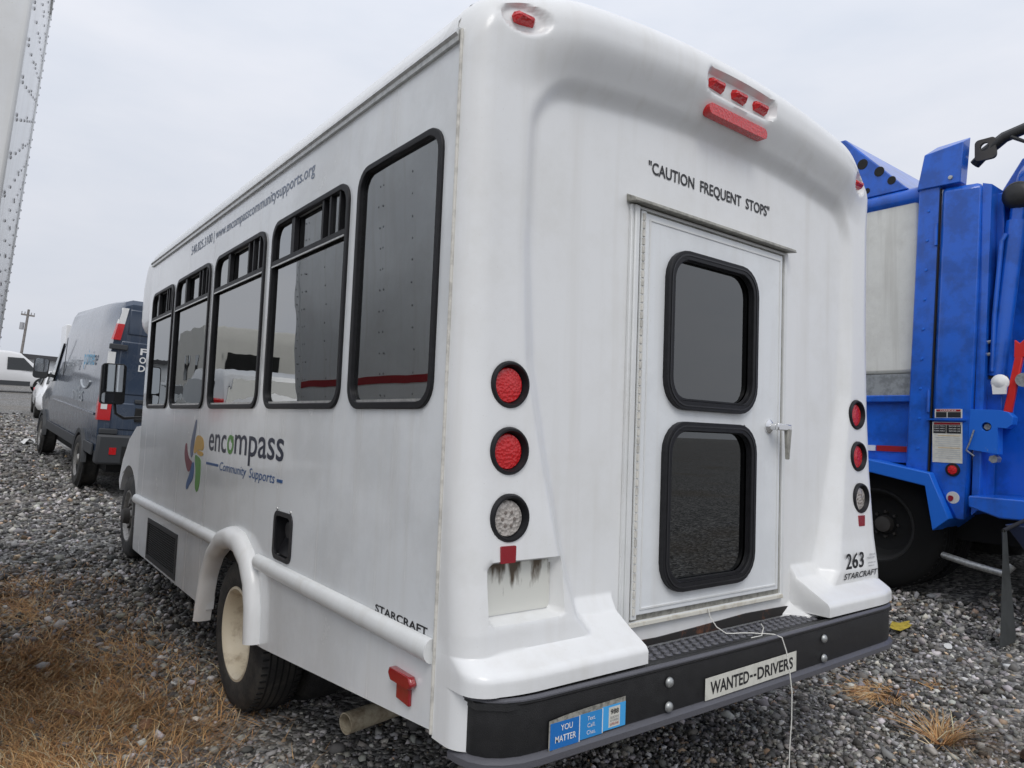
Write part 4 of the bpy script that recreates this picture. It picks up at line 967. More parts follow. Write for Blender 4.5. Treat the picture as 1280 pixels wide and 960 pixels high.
    MB().cyl((4.74, .02, 1.93), (4.80, .02, 1.93), .05, n=14).build('pivot_boss', 'galv', T)
    MB().tube([(4.69, .31, 1.57), (4.685, .335, 1.48), (4.69, .36, 1.42), (4.69, .31, 1.38)], .006, 6).build('lanyard', 'galv', T)
    # bolts, weld beads and small lines that crowd the tailgate side
    for k in range(9):
        z = 1.42 + k*.23; y = .655 - (z-1.24)*.0407 + .05
        MB().lathe((XT-.0005, y, z), (-1, 0, 0), [(0, .011), (.007, .010), (.008, 0)], 6).build('flange_bolt', 'truck_blue_worn', T)
    for k in range(6):
        z = 1.85 + k*.27; MB().lathe((5.0195, .02, z), (-1, 0, 0), [(0, .014), (.009, .012), (.010, 0)], 6).build('flange_bolt', 'galv', T)
    for a_, b_ in (((4.98, .26, 2.9), (4.93, .20, 1.9)), ((4.99, -.08, 3.4), (4.97, -.02, 2.3)), ((4.95, -.12, 2.9), (4.93, -.10, 1.4))):
        va, vb = Vector(a_), Vector(b_); MB().tube([va, va.lerp(vb, .3)+Vector((-.03, .02, 0)), va.lerp(vb, .7)+Vector((-.02, -.02, 0)), vb], .013, 8).build('hydraulic_hose', 'hose_black', T)
    MB().box(4.99, 5.018, -.10, -.05, 1.1, 3.3).build('stiffener', 'truck_blue', T, bev=.006)
    MB().box(4.70, 4.76, .335, .372, 1.76, 1.95).build('valve_block', 'hub_dark', T, bev=.006)
    # warning stickers
    def st(y0, y1, z0, z1, rows):
        o = MB().plate('X', XT-.007, XT-.004, [(y0, z0), (y1, z0), (y1, z1), (y0, z1)]).build('warning_sticker', 'label_ivory', T)
        h = z1-z0
        for a, b, m_, ya, yb in rows:
            MB().plate('X', XT-.0086, XT-.007, [(y0+(y1-y0)*ya, z0+h*a), (y0+(y1-y0)*yb, z0+h*a), (y0+(y1-y0)*yb, z0+h*b), (y0+(y1-y0)*ya, z0+h*b)]).build('sticker_block', m_, o)
        return o
    s1 = st(.388, .575, 1.655, 1.722, [(.72, .95, 'tape_red', .06, .94), (.06, .66, 'decal_black', .05, .52), (.06, .66, 'decal_black', .56, .95)])
    lettering('DANGER', (XT-.0088, .535, 1.7055), (0, -1, 0), (0, 0, 1), .11, .010, 'decal_white', s1)
    s2 = st(.388, .592, 1.322, 1.625, [(.935, .985, 'tape_red', .06, .94), (.72, .925, 'decal_black', .04, .52), (.72, .925, 'decal_black', .54, .96)] + [(.66-.05*k, .668-.05*k, 'decal_gold' if k in (0, 6) else 'decal_pale_grey', .06, .9 if k % 2 else .8) for k in range(12)])
    for k in range(3):
        lettering('CLEAR AREA', (XT-.0088, .580, 1.590-k*.018), (0, -1, 0), (0, 0, 1), .075, .008, 'decal_white', s2)
        lettering('BEFORE USE', (XT-.0088, .475, 1.590-k*.018), (0, -1, 0), (0, 0, 1), .075, .008, 'decal_white', s2)
    MB().box(XT-.03, XT-.004, .36, .63, 1.637, 1.650).build('panel_ledge', 'truck_blue', T)
    lg = MB().lathe((XT-.003, .452, 1.272), (-1, 0, 0), [(0, .050), (.012, .048), (.014, .034)], 24).build('side_lamp', 'rubber', T)
    MB().lathe((XT-.008, .452, 1.272), (-1, 0, 0), [(0, .036), (.010, .032), (.014, 0)], 24).build('lens', 'lamp_red', lg)
    rl = MB().lathe((XT-.003, .452, 1.068), (-1, 0, 0), [(0, .045), (.003, .044), (.003, 0)], 24).build('broken_lamp', 'label_ivory', T)
    MB().plate('X', XT-.012, XT-.006, smooth_poly([(.485, 1.085), (.445, 1.080), (.450, 1.045), (.480, 1.035)])).build('lens_shard', 'reflector_red', rl)
    # mudguard over the rear tyres
    MB().loft([[(x, y, z) for x, y, z in ((4.62, a, b), (5.5, a, b), (5.5, a+c, b-.10), (4.62, a+c, b-.10))] for a, b, c in ((2.5, 1.36, 0), (1.03, 1.315, 0), (.585, 1.24, .03), (.452, .915, .11))]).build('mudguard', 'truck_blue_worn', T, bev=.006)
    # rear lower structure
    MB().plate('X', 4.58, 5.0, [(.31, 1.10), (-.6, 1.10), (-.6, .96), (.12, .96), (.31, 1.02)]).build('rear_crossmember', 'truck_blue', T, bev=.01)
    MB().hexa([(4.40, -.14, .70), (4.40, -.6, .62), (5.0, -.6, .62), (5.0, -.14, .70)], [(4.36, .02, .945), (4.36, -.6, .945), (5.0, -.6, .945), (5.0, .02, .945)]).build('rear_step_box', 'decal_navy', T, bev=.01)
    MB().tube([(4.76, .54, .63), (4.60, .30, .615), (4.50, .06, .60), (4.52, .02, .66)], .024, 12).build('guard_rail', 'galv', T)
    MB().loft([[(4.14 + a, b - .0, z) for a, b in ((-.012*w_, -.05), (.010*w_, -.06), (.03*w_, -.055), (.02*w_, -.03))] for z, w_ in ((.93, 1.2), (.75, 2.2), (.5, 4.2), (.21, 6.5))]).build('mudflap', 'mudflap', T)
    MB().cyl((4.13, -.05, .925), (4.75, -.05, 1.0), .012).build('flap_hanger', 'under_black', T)
    # running gear
    for cy_, rd in ((1.04, .5), (2.36, .5)):
        z = g(5.0, cy_) + rd
        make_wheel(4.78, cy_, z, -1, rd, .27, .16, par=T, rimr=.285, rubber='tyre_black', rim_mat='under_black', nm='wheel'); make_wheel(5.10, cy_, z, -1, rd, .27, .02, par=T, rimr=.285, rubber='tyre_black', rim_mat='hub_dark')  # near wheels: mudguard shade is put into the black tyre and rim colours
        make_wheel(7.05, cy_, z, 1, rd, .27, .16, par=T, rimr=.285, rim_mat='rim_steel', treads=False)
    z = g(5.0, 6.6) + .5
    make_wheel(4.80, 6.6, z, -1, .5, .3, .03, par=T, rimr=.285, rim_mat='rim_steel', treads=False); make_wheel(7.05, 6.6, z, 1, .5, .3, .03, par=T, rimr=.285, rim_mat='rim_steel', treads=False)
    MB().box(5.1, 6.8, -.6, 7.4, .72, 1.28).build('chassis', 'under_black', T)
    MB().cyl((4.95, 1.04, gz+.5), (6.95, 1.04, gz+.5), .1).build('axle', 'under_black', T)
    # cab
    MB().plate('X', 4.72, 7.1, [(6.05, 1.1), (6.15, 1.1), (6.3, 1.35), (6.9, 1.35), (7.15, 1.05), (7.9, 1.05), (7.95, 1.9), (7.75, 3.0), (6.05, 3.05)]).build('cab', 'truck_white', T, bev=.05)
    MB().plate('X', 4.71, 4.72, [(6.4, 2.05), (7.65, 2.05), (7.5, 2.85), (6.4, 2.85)]).build('cab_window', 'car_glass', T)
    return T
build_truck()

# ================================================================== other vehicles
def ring(y, zb, zm, zt_, hb, hm, ht, rc=.10):
    h = [(hb*.93, zb), (hb, zb+.10), (hm, zm), (ht + (hm-ht)*.35, zt_-(zt_-zm)*.35), (ht, zt_-rc), (ht-rc*.35, zt_-rc*.3), (ht-rc, zt_)]
    return [(a, y, b) for a, b in h] + [(0, y, zt_+.012)] + [(-a, y, b) for a, b in reversed(h)]
def simple_wheel(par, x, y, z, rd, w_, out, rim='rim_steel'):
    ty = MB().lathe((x, y, z), (out, 0, 0), [(0, rd*.62), (.01, rd*.7), (.006, rd*.92), (-.03, rd), (-w_+.03, rd), (-w_-.006, rd*.92), (-w_, rd*.62)], 40).build('wheel', 'tyre', par)
    MB().lathe((x, y, z), (out, 0, 0), [(.004, rd*.64), (-.004, rd*.58), (-.03, rd*.52), (-.025, rd*.22), (0, rd*.18), (.004, 0)], 28).build('rim', rim, ty)
    for k in range(5):
        a = 2*math.pi*k/5; MB().lathe((x - out*.027, y + rd*.38*math.cos(a), z + rd*.38*math.sin(a)), (out, 0, 0), [(0, rd*.085), (.002, rd*.08), (.002, 0)], 10).build('rim_opening', 'under_black', ty)
    return ty
def build_blue_van():
    y0 = 8.75; slope = math.atan2(g(.1, 14.1)-g(.2, 9.8), 4.3)
    V = thing('delivery_van', 'dark blue high roof delivery van seen from behind on the gravel', 'van', (.22+1.0, y0, g(.2, 9.8) - .057*(9.8-y0)), (slope, R(2.0), R(1.9)))
    hw = 1.02
    def rg(y, zt_, zm=1.25, zb=.48, hb=1.0, ht=.90): return ring(y, zb, zm, zt_, hb, hw if hb > .95 else hb, ht, .13)
    MB().loft([rg(0, 2.50), rg(.06, 2.56), rg(1.2, 2.60), rg(3.9, 2.60), rg(4.35, 2.55, ht=.86), rg(4.75, 2.2, ht=.82), rg(5.35, 1.42, zm=1.15, ht=.80), rg(5.75, 1.22, zm=1.0, hb=.97, ht=.76), rg(6.0, .95, zm=.8, hb=.90, ht=.70)]).build('body', 'van_blue', V, ang=32)
    # side details (left)
    for s in (-1, 1):
        MB().box(s*1.026-.006, s*1.026+.006, .25, 4.2, 1.02, 1.05).build('side_crease', 'van_blue', V, bev=.004)
        MB().box(s*1.02-.012, s*1.02+.012, .1, .72, .52, .66).build('side_cladding', 'van_plastic', V, bev=.006)
        MB().box(s*1.02-.012, s*1.02+.012, 1.55, 4.55, .50, .64).build('sill_cladding', 'van_plastic', V, bev=.006)
        for yc in (1.08, 5.30):
            pa = [(s*1.005, yc + .42*math.cos(R(t)), .36 + .42*math.sin(R(t))) for t in range(0, 181, 12)]
            MB().sweep(pa, [(-.05, -.02), (-.05, .035), (.01, .04), (.02, -.02)], (s, 0, 0)).build('wheel_arch', 'van_plastic', V)
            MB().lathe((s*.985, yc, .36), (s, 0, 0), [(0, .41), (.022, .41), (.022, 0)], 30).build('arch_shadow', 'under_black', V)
            simple_wheel(V, s*1.0+s*.03, yc, .355, .355, .23, s)
        MB().hexa([(s*1.035, 4.45, 1.35), (s*1.01, 4.45, 1.35), (s*.99, 5.12, 1.33), (s*1.015, 5.12, 1.33)], [(s*.955, 4.35, 2.02), (s*.93, 4.35, 2.02), (s*.90, 4.72, 2.0), (s*.925, 4.72, 2.0)]).build('cab_window', 'car_glass', V)
        MB().box(s*1.0-.004, s*1.0+.004, 3.55, 3.565, .68, 2.1).build('door_seam', 'under_black', V)
        mm = MB().loft([[(s*(1.06+a), 4.92, b) for a, b in rr(0, .24, 1.36, 1.74, .06, 4)], [(s*(1.06+a), 5.06, b) for a, b in rr(.02, .22, 1.40, 1.70, .06, 4)]]).build('mirror', 'van_plastic', V, bev=.01)
        MB().add([(s*(1.06+a), 4.916, b) for a, b in rr(.02, .22, 1.48, 1.72, .04, 4)], [tuple(range(20))]).build('mirror_glass', 'mirror_glass', mm)
        MB().box(min(s*1.0, s*1.08), max(s*1.0, s*1.08), 4.95, 5.02, 1.40, 1.46).build('mirror_arm', 'van_plastic', mm)
        # lamps on the rear corner
        lp = MB().loft([[(s*1.03, .10, z0), (s*1.03, -.012, z0), (s*.88, -.016, z0), (s*.90, .10, z0)] for z0 in (.98, 1.18)] + [[(s*(1.03-.05*t), .10, 1.18+.5*t), (s*(1.03-.05*t), -.012, 1.18+.5*t), (s*(.92-.02*t), -.016, 1.18+.5*t), (s*.90, .10, 1.18+.5*t)] for t in (.5, 1.0)]).build('tail_lamp', 'lamp_red', V)
        MB().loft([[(s*1.0, -.019, z), (s*.93, -.019, z), (s*.93, -.01, z), (s*1.0, -.01, z)] for z in (1.12, 1.36)]).build('reverse_lens', 'decal_white', lp)
        hi = MB().loft([[(s*(.955-.075*t), -.020, 2.02+.42*t), (s*(.875-.06*t), -.020, 2.02+.42*t), (s*(.875-.06*t), .02, 2.02+.42*t), (s*(.965-.075*t), .05, 2.02+.42*t)] for t in (0, 1)]).build('pillar_lamp', 'decal_white', V)
        MB().loft([[(s*(.957-.075*t), -.022, 2.02+.42*t), (s*(.873-.06*t), -.022, 2.02+.42*t), (s*(.873-.06*t), .02, 2.02+.42*t), (s*(.967-.075*t), .052, 2.02+.42*t)] for t in (0, .5)]).build('pillar_lens', 'lamp_red', hi)
        MB().loft([[(s*(.985), -.020, z), (s*.905, -.020, z), (s*.905, .02, z), (s*.985, .03, z)] for z in (1.68, 1.86)]).build('pillar_reflector', 'decal_white', V)
        for z in (.84, 1.93): MB().box(min(s*.78, s*.99), max(s*.78, s*.99), -.045, .0, z-.035, z+.035).build('door_hinge', 'van_plastic', V, bev=.01)
        MB().box(min(s*.05, s*.80), max(s*.05, s*.80), -.012, .03, 2.10, 2.44).build('door_panel', 'van_blue', V, bev=.02)
        MB().box(min(s*.05, s*.86), max(s*.05, s*.86), -.012, .03, 1.32, 2.02).build('door_panel', 'van_blue', V, bev=.02)
        MB().box(min(s*.02, s*.88), max(s*.02, s*.88), -.010, .03, .86, 1.22).build('door_panel', 'van_blue', V, bev=.02)
    MB().box(-.006, .006, -.006, .03, .70, 2.46).build('door_seam', 'under_black', V)
    bp = MB().box(-1.0, 1.0, -.09, .12, .42, .80).build('rear_bumper', 'van_plastic', V, bev=.03)
    for s in (-1, 1): MB().box(min(s*.78, s*.86), max(s*.78, s*.86), -.097, -.08, .55, .64).build('bumper_reflector', 'lamp_red', bp)
    MB().box(-.72, .72, -.093, -.08, .44, .66).build('bumper_step', 'under_black', bp)
    MB().box(-.62, -.45, -.03, .0, 1.22, 1.27).build('door_handle', 'van_plastic', V, bev=.008)
    MB().box(-.60, -.05, -.035, .0, .98, 1.16).build('plate_housing', 'under_black', V, bev=.01)
    MB().box(-.55, -.30, -.02, -.008, .84, .90).build('badge', 'decal_white', V)
    MB().box(-.5, .5, -.03, .02, 2.48, 2.53).build('high_brake_lamp', 'lamp_red_dark', V, bev=.01)
    MB().box(-.30, -.12, -.30, -.05, .33, .42).build('tow_hitch', 'galv', V)
    for ch, z in (('F', 1.86), ('O', 1.75), ('D', 1.64)): lettering(ch, (-.625, -.0135, z), (1, 0, 0), (0, 0, 1), .08, .085, 'decal_white', V, fat=.02)
    # lettering on the left flank (reads towards the tail)
    def side_x(z): return -(1.02 - max(0, z-1.25)*.062) - .006
    lettering('prime', (side_x(1.72), 1.7, 1.60), (0, -1, 0), (0, 0, 1), .85, .28, 'decal_teal', V, fat=.01)
    lettering('delivering', (side_x(1.64), 3.3, 1.58), (0, -1, 0), (0, 0, 1), 1.2, .22, 'decal_pale_grey', V)
    lettering('smiles', (side_x(1.2), 2.2, 1.14), (0, -1, 0), (0, 0, 1), .9, .22, 'decal_pale_grey', V)
    arc = [(side_x(1.48), 1.25 + .38*math.cos(R(t)), 1.50 + .16*math.sin(R(t))) for t in range(200, 341, 10)]
    MB().tube(arc, .018, 6).build('smile_mark', 'decal_pale_grey', V)
    MB().loft([[(-.80, 4.72, 2.22), (.80, 4.72, 2.22), (.80, 4.76, 2.17), (-.80, 4.76, 2.17)], [(-.82, 5.30, 1.46), (.82, 5.30, 1.46), (.82, 5.36, 1.42), (-.82, 5.36, 1.42)]]).build('windscreen', 'car_glass', V)
    MB().box(-.8, .8, .3, 5.6, .28, .55).build('underbody', 'under_black', V)
build_blue_van()

def build_white_cargo_van():
    # far off, broadside, nose to the right
    x, y = 1.35, 45.0
    V = thing('cargo_van', 'white cargo van parked broadside far across the gravel lot', 'van', (x, y, g(x, y)), (0, R(2.5), R(-90)))
    def rg(yy, zt_, zm=1.1, zb=.35, ht=.82): return ring(yy, zb, zm, zt_, .98, .98, ht, .12)
    MB().loft([rg(-4.2, 2.1), rg(-4.1, 2.15), rg(-.7, 2.18), rg(-.2, 2.1), rg(.75, 1.35, zm=.95), rg(1.5, 1.15, zm=.85), rg(1.7, .85, zm=.65)]).build('body', 'white_car', V, ang=40)
    for s in (-1, 1):
        for yc in (.9, -2.9):
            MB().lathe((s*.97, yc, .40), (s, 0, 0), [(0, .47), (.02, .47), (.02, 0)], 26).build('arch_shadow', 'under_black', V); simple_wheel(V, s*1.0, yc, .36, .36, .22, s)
        MB().box(s*.985-.01, s*.985+.01, -4.1, .3, .38, .62).build('lower_cladding', 'van_plastic', V)
        MB().box(s*.985-.01, s*.985+.01, 1.3, 1.66, .38, .62).build('lower_cladding', 'van_plastic', V)
        MB().hexa([(s*.99, -.75, 1.2), (s*.95, -.75, 1.2), (s*.95, .55, 1.2), (s*.99, .55, 1.2)], [(s*.93, -.75, 1.85), (s*.88, -.75, 1.85), (s*.88, -.05, 1.85), (s*.93, -.05, 1.85)]).build('cab_window', 'car_glass', V)
    MB().box(-.92, .92, 1.55, 1.78, .33, .70).build('front_bumper', 'van_plastic', V, bev=.04)
    MB().loft([[(-.75, -.12, 2.04), (.75, -.12, 2.04), (.75, -.05, 1.98), (-.75, -.05, 1.98)], [(-.8, .72, 1.40), (.8, .72, 1.40), (.8, .80, 1.34), (-.8, .80, 1.34)]]).build('windscreen', 'car_glass', V)
build_white_cargo_van()

def build_sedan(x, y, rz, m_, label, roll=0):
    V = thing('parked_car', label, 'car', (x, y, g(x, y)), (math.atan(.057)*math.cos(rz), 0, rz))
    def rg(yy, zt_, zm=.62, zb=.28, ht=.72, hb=.88): return ring(yy, zb, min(zm, zt_-.12), zt_, hb, hb, ht, .08)
    MB().loft([rg(0, .78, hb=.80, ht=.74), rg(.12, .96, hb=.86, ht=.78), rg(.75, 1.0, ht=.76), rg(1.35, 1.38, ht=.60), rg(2.5, 1.42, ht=.60), rg(3.2, .98, ht=.72), rg(4.2, .86, ht=.74), rg(4.5, .60, hb=.76, ht=.66)]).build('body', m_, V, ang=45)
    MB().loft([[(-.62, .80, 1.03), (.62, .80, 1.03), (.62, .84, 1.01), (-.62, .84, 1.01)], [(-.52, 1.32, 1.37), (.52, 1.32, 1.37), (.52, 1.36, 1.34), (-.52, 1.36, 1.34)]]).build('rear_window', 'car_glass', V)
    MB().loft([[(-.62, 3.15, 1.05), (.62, 3.15, 1.05), (.62, 3.11, 1.02), (-.62, 3.11, 1.02)], [(-.52, 2.56, 1.40), (.52, 2.56, 1.40), (.52, 2.5, 1.37), (-.52, 2.5, 1.37)]]).build('windscreen', 'car_glass', V)
    for s in (-1, 1):
        MB().hexa([(s*.80, 1.0, 1.0), (s*.76, 1.0, 1.0), (s*.76, 2.95, 1.0), (s*.80, 2.95, 1.0)], [(s*.655, 1.45, 1.33), (s*.62, 1.45, 1.33), (s*.62, 2.45, 1.34), (s*.655, 2.45, 1.34)]).build('side_window', 'car_glass', V)
        MB().box(min(s*.55, s*.84), max(s*.55, s*.84), -.01, .10, .66, .82).build('tail_lamp', 'lamp_red', V, bev=.02)
        MB().box(min(s*.50, s*.74), max(s*.50, s*.74), 4.36, 4.50, .56, .68).build('headlamp', 'lamp_clear', V, bev=.02)
        for yc in (.85, 3.6): simple_wheel(V, s*.89, yc, .32, .32, .2, s)
build_sedan(1.62, 27.8, R(178), 'white_car', 'white parked car half hidden beyond the dark blue delivery van')
build_sedan(-2.35, 15.2, R(3), 'silver_car', 'silver parked car mirrored in the forward side windows of the bus')

def build_minivan():
    V = thing('minivan', 'white minivan mirrored in the middle side windows of the bus', 'minivan', (-2.75, 9.4, g(-2.75, 9.4)), (math.atan(.057), 0, R(4)))
    def rg(yy, zt_, zm=.95, zb=.30, ht=.76, hb=.97): return ring(yy, zb, min(zm, zt_-.12), zt_, hb, hb, ht, .12)
    MB().loft([rg(0, 1.0, hb=.9, ht=.86), rg(.08, 1.25), rg(.35, 1.72), rg(.8, 1.80), rg(2.9, 1.80), rg(3.9, 1.12, ht=.82), rg(4.8, .95, ht=.84), rg(5.05, .62, hb=.84, ht=.74)]).build('body', 'white_car', V, ang=45)
    MB().loft([[(-.74, .02, 1.13), (.74, .02, 1.13), (.74, .08, 1.13), (-.74, .08, 1.13)], [(-.64, .30, 1.66), (.64, .30, 1.66), (.64, .36, 1.66), (-.64, .36, 1.66)]]).build('rear_window', 'car_glass', V)
    for s in (-1, 1):
        MB().hexa([(s*.945, .5, 1.12), (s*.90, .5, 1.12), (s*.90, 3.3, 1.12), (s*.945, 3.3, 1.12)], [(s*.845, .65, 1.6), (s*.80, .65, 1.6), (s*.80, 2.75, 1.6), (s*.845, 2.75, 1.6)]).build('side_window', 'car_glass', V)
        MB().box(min(s*.78, s*.93), max(s*.78, s*.93), .03, .25, .95, 1.35).build('tail_lamp', 'lamp_red', V, bev=.02)
        for yc in (.95, 3.95): simple_wheel(V, s*.98, yc, .34, .34, .21, s)
    MB().box(-.28, .28, -.02, .03, .78, .92).build('number_plate', 'label_ivory', V)
build_minivan()

def build_rv(x, y, rz, L, H, label):
    V = thing('travel_trailer', label, 'camper trailer', (x, y, g(x, y)), (math.atan(.057)*math.cos(rz), 0, rz), group='camper trailers beyond the bus')
    MB().plate('X', -1.2, 1.2, [(0, .6), (L, .6), (L+.25, 1.4), (L-.1, H), (.25, H), (0, H-.4)]).build('shell', 'rv_cream', V, bev=.06)
    for s in (-1, 1):
        for k in range(2): MB().box(s*1.2-.02, s*1.2+.02, .8+k*2.2, 1.8+k*2.2, 1.5, 2.2).build('window', 'car_glass', V)
        MB().box(s*1.2-.012, s*1.2+.012, .05, L, 1.0, 1.12).build('side_stripe', 'tape_red', V)
        for yc in (L*.42, L*.42+.8): simple_wheel(V, s*1.18, yc, .34, .34, .2, s)
    MB().box(-.7, .7, -.02, .03, 1.5, 2.3).build('window', 'car_glass', V)
    MB().box(-.06, .06, L, L+1.2, .45, .55).build('drawbar', 'under_black', V)
    MB().cyl((0, L+1.1, 0), (0, L+1.1, .5), .04).build('jack', 'galv', V)
build_rv(-4.9, 17.5, R(6), 6.0, 3.0, 'cream camper trailer with red stripe standing behind the white minivan')
build_rv(-8.4, 16.5, R(4), 5.2, 3.1, 'cream camper trailer standing beside the longer camper')

# ================================================================== riveted box trailer close on the left
def build_box_trailer():
    hx = R(2.4)
    T = thing('box_trailer', 'tall white riveted box trailer standing close beside the bus', 'trailer', (-1.01, 3.90, g(-1.0, 3.0)), (0, R(3.3), -hx))
    # local: x = 0 is the wall facing the bus, far end at y = 0, near end at y = -2.75
    Lz, z0, z1, xo = 2.75, 1.12, 4.16, -.075
    MB().box(-2.55+xo, xo, -Lz, 0, z0, z1).build('box_body', 'trailer_white', T, bev=.012)
    MB().box(xo-.002, xo+.012, -Lz, 0, z1-.11, z1+.005).build('top_rail', 'alu', T)
    MB().box(xo-.002, xo+.014, -Lz, 0, z0-.02, z0+.16).build('bottom_rail', 'alu', T)
    MB().box(xo-.03, xo+.010, -.07, .008, z0, z1).build('corner_post', 'trailer_white', T, bev=.006)
    MB().box(xo, xo+.004, -Lz+.01, -.08, 1.675, 1.725).build('side_stripe', 'tape_red', T)
    rv = MB()
    def riv(y, z, r_=.008): rv.lathe((xo+.001, y, z), (1, 0, 0), [(0, r_), (.004, r_*.7), (.005, 0)], 6)
    k = 0
    yy = -.12
    while yy > -Lz+.05:
        for i in range(20):
            riv(yy, z0+.2+i*.14)
            if k % 3 == 0: riv(yy-.05, z0+.2+i*.14)
        yy -= .41; k += 1
    for i in range(24): rv.lathe((xo+.011, -.035, z0+.15+i*.12), (1, 0, 0), [(0, .008), (.004, .006), (.005, 0)], 6)
    for i in range(24): rv.lathe((xo+.011, -.058, z0+.21+i*.12), (1, 0, 0), [(0, .006), (.004, .004), (.005, 0)], 6)
    for i in range(17):
        rv.lathe((xo+.013, -.1-i*.155, z1-.03), (1, 0, 0), [(0, .008), (.004, .006), (.005, 0)], 6); rv.lathe((xo+.013, -.1-i*.155, z1-.085), (1, 0, 0), [(0, .008), (.004, .006), (.005, 0)], 6)
        rv.lathe((xo+.015, -.1-i*.155, z0+.03), (1, 0, 0), [(0, .008), (.004, .006), (.005, 0)], 6)
    o = rv.build('rivets', 'rivet_grey', T, flat=True); o['kind'] = 'stuff'
    MB().box(-1.9, -.7, -Lz+.1, -.1, .92, z0).build('chassis', 'under_black', T)
    for s, x in ((-1, -2.5), (1, -.12)):
        simple_wheel(T, x, -1.9, .49, .5, .26, s)
        MB().box(x-.05 if s < 0 else x-.06, x+.06 if s < 0 else x+.05, -.5, -.4, .0, .95).build('landing_leg', 'galv', T)
    MB().cyl((-2.4, -1.9, .49), (-.2, -1.9, .49), .07).build('axle', 'under_black', T)
build_box_trailer()

# ================================================================== background
def build_background():
    B = thing('warehouse', 'long low pale warehouse with dark flat roof behind the cargo van', 'building', (-2, 84, g(-2, 80)), (0, R(1.5), R(-1)))
    MB().box(-14, 12, -4, 8, -1, 2.75).build('wall', 'building_wall', B)
    MB().box(-14.4, 12.4, -4.5, 8.5, 2.75, 3.15).build('roof', 'roof_dark', B)
    for k in range(5): MB().box(-11+k*5, -8+k*5, -4.06, -4.0, -1, 2.0).build('roller_door', 'decal_pale_grey', B)
    P = thing('utility_pole', 'leaning wooden utility pole with crossarm rising behind the warehouse', 'utility pole', (4.15, 110, g(4, 110)), (0, R(4.0), 0))
    MB().cyl((0, 0, -.3), (0, 0, 10.6), .19, .14, n=10).build('shaft', 'pole_wood_hazed', P)
    MB().box(-.75, .75, -.08, .08, 9.75, 9.95).build('crossarm', 'pole_wood_hazed', P)
    for x in (-.68, -.35, .35, .68): MB().cyl((x, 0, 9.95), (x, 0, 10.25), .06, n=8).build('insulator', 'rivet_grey', P)
    MB().cyl((-.45, 0, 7.9), (-.45, 0, 8.8), .26, n=12).build('transformer', 'rivet_grey', P)
    K = thing('box_truck', 'tall white truck box standing behind the dark blue delivery van', 'truck', (6.75, 47, g(4, 47)), (0, R(2), R(-90)))
    MB().box(-1.25, 1.25, -3.5, 2.0, 1.0, 3.75).build('cargo_box', 'white_car', K, bev=.03)
    MB().plate('X', -1.1, 1.1, [(2.1, .6), (4.0, .6), (4.05, 1.3), (3.6, 2.3), (2.1, 2.3)]).build('cab', 'white_car', K, bev=.06)
    MB().box(-.8, .8, -3.4, 3.8, .5, 1.0).build('chassis', 'under_black', K)
    for s in (-1, 1):
        for yc in (-2.2, 3.1): simple_wheel(K, s*1.1, yc, .45, .45, .26, s)
        MB().box(s*1.1-.015, s*1.1+.015, 2.5, 3.5, 1.35, 2.05).build('cab_window', 'car_glass', K)
    # bare winter trees beyond the warehouse and behind the photographer (seen in the rear door glass)
    def tree(x, y, h, label, seed, grp):
        rnd = random.Random(seed); t = thing('bare_tree', label, 'tree', (x, y, g(x, y)), group=grp)
        tr = MB(); tr.tube([(0, 0, -.2), (.05*h*rnd.uniform(-1, 1), 0, h*.3), (.06*h*rnd.uniform(-1, 1), .03*h, h*.62)], [h*.028, h*.02, h*.011], 7); tr.build('trunk', 'bark', t)
        cr_ = MB()
        def br(p, d, l, r_, n):
            q = p + d*l; cr_.tube([p, p+d*l*.5+Vector((0, 0, l*.04)), q], [r_, r_*.75, r_*.5], 4, cap=False)
            if n == 0: return
            for _ in range(4): 
                a = Vector((rnd.gauss(0, 1), rnd.gauss(0, 1), rnd.gauss(.5, .6))).normalized()
                br(p + d*l*rnd.uniform(.45, 1), (d*.75 + a*.75).normalized(), l*rnd.uniform(.55, .75), r_*.55, n-1)
        for k in range(8):
            a = rnd.uniform(0, 6.28); br(Vector((0, 0, h*rnd.uniform(.28, .6))), Vector((math.cos(a), math.sin(a), rnd.uniform(.5, 1.3))).normalized(), h*rnd.uniform(.2, .3), h*.012, 3)
        cr_.build('crown', 'bark', t, flat=True, fix=False)
    tree(2.6, 150, 7.2, 'hazy bare tree showing over the warehouse roof', 3, None)
    rnd = random.Random(11)
    for k in range(9): tree(6 + k*6.5 + rnd.uniform(-2, 2), -58 + rnd.uniform(-8, 8), rnd.uniform(7, 10), 'bare winter tree in the row behind the photographer', 20+k, 'bare trees mirrored in the rear door')
build_background()

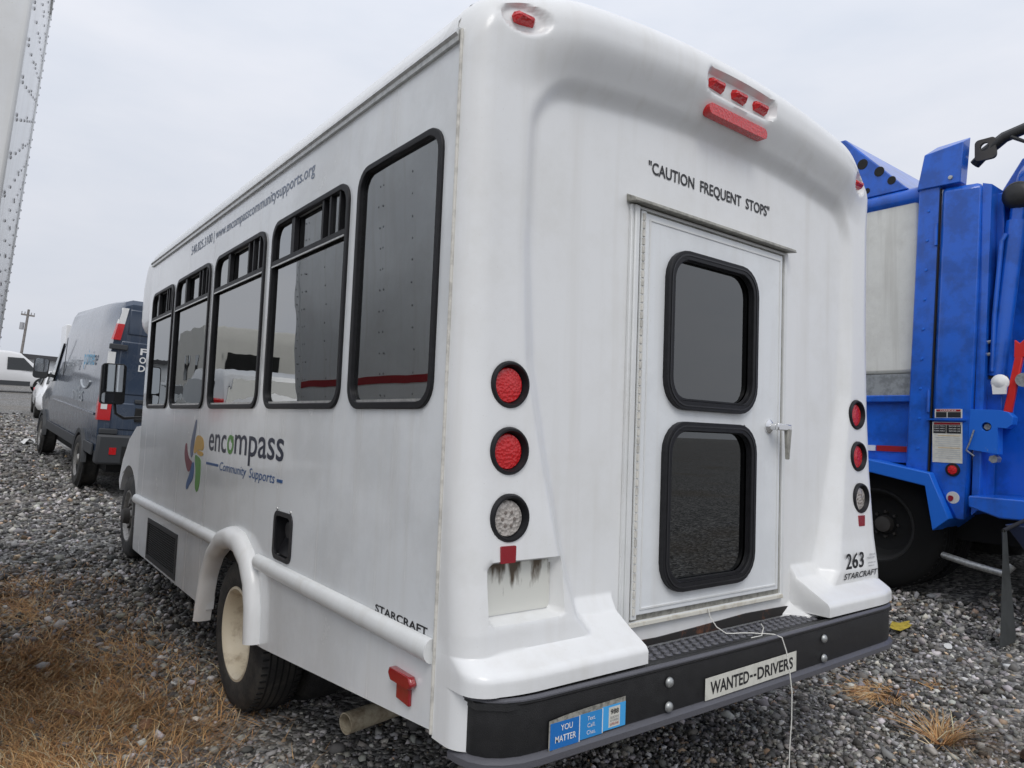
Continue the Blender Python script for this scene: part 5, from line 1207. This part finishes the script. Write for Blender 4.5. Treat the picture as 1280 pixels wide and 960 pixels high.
# ================================================================== litter on the ground
def build_litter():
    def scrap(name, x, y, pts, rot, m_, label, cat, h=.012):
        V = []; n = len(pts)
        for lv in (0, 1):
            for i, (a, b) in enumerate(pts): V.append((a, b, h*(.4+.6*math.sin(a*40+b*25)) + lv*.002))
        V += [(0, 0, h*.9), (0, 0, h*.9+.002)]
        F = [(i, 2*n, (i+1) % n) for i in range(n)] + [(n+i, n+(i+1) % n, 2*n+1) for i in range(n)] + [(i, (i+1) % n, n+(i+1) % n, n+i) for i in range(n)]
        o = MB().add(V, F).build(name, m_); o.location = (x, y, g(x, y)+.022); o.rotation_euler = (0, 0, rot); return tag(o, label, cat)
    leaf = [(.11, 0), (.07, .03), (.0, .042), (-.06, .035), (-.11, .01), (-.10, -.02), (-.04, -.038), (.03, -.034), (.08, -.02)]
    scrap('plastic_scrap', 4.06, .53, [(a*1.5, b*1.5) for a, b in leaf], .15, 'leaf_yellow', 'flat yellow scrap on gravel beside the bumper end', 'litter', .02)
    scrap('paper_scrap', -.01, 15.9, [(a*1.6, b*2.2) for a, b in leaf], .8, 'paper_white', 'crumpled white paper scrap on gravel beside the delivery van', 'litter', .10)
    scrap('dead_leaf', -.36, 1.93, [(a*.55, b*.7) for a, b in leaf], 1.2, 'leaf_brown', 'curled brown leaf lying in straw by the rear wheel', 'leaf')
    scrap('dead_leaf', -.62, 2.22, [(a*.6, b*.6) for a, b in leaf], 2.4, 'leaf_brown', 'pointed brown leaf in the thick of the dry grass', 'leaf')
    scrap('paper_scrap', 3.9, .18, [(a*.4, b*.6) for a, b in leaf], .3, 'paper_white', 'tiny white scrap on gravel near the hanging mudflap', 'litter')
    # brown shoe at the frame's edge
    sh = thing('brown_shoe', 'brown leather shoe toe resting on gravel behind the bus', 'shoe', (2.80, -.56, g(2.8, -.56)), (0, 0, R(150)))
    secs = []
    for y, w_, h_ in ((0, .030, .035), (.02, .040, .050), (.07, .046, .062), (.13, .043, .075), (.19, .036, .095), (.25, .036, .10), (.28, .030, .095)):
        secs.append([(w_*math.cos(R(t)), y, .022 + h_*max(0, math.sin(R(t)))) for t in range(0, 181, 15)] + [(-w_*.9, y, .018), (w_*.9, y, .018)])
    MB().loft(secs).build('upper', 'leather_brown', sh)
    MB().plate('Z', .0, .02, smooth_poly([(-.045, -.005), (.045, -.005), (.052, .08), (.042, .18), (.040, .285), (-.040, .285), (-.042, .18), (-.052, .08)])).build('sole', 'rubber', sh)
build_litter()

for o in list(bpy.data.objects):
    if '_off' in o: del o['_off']
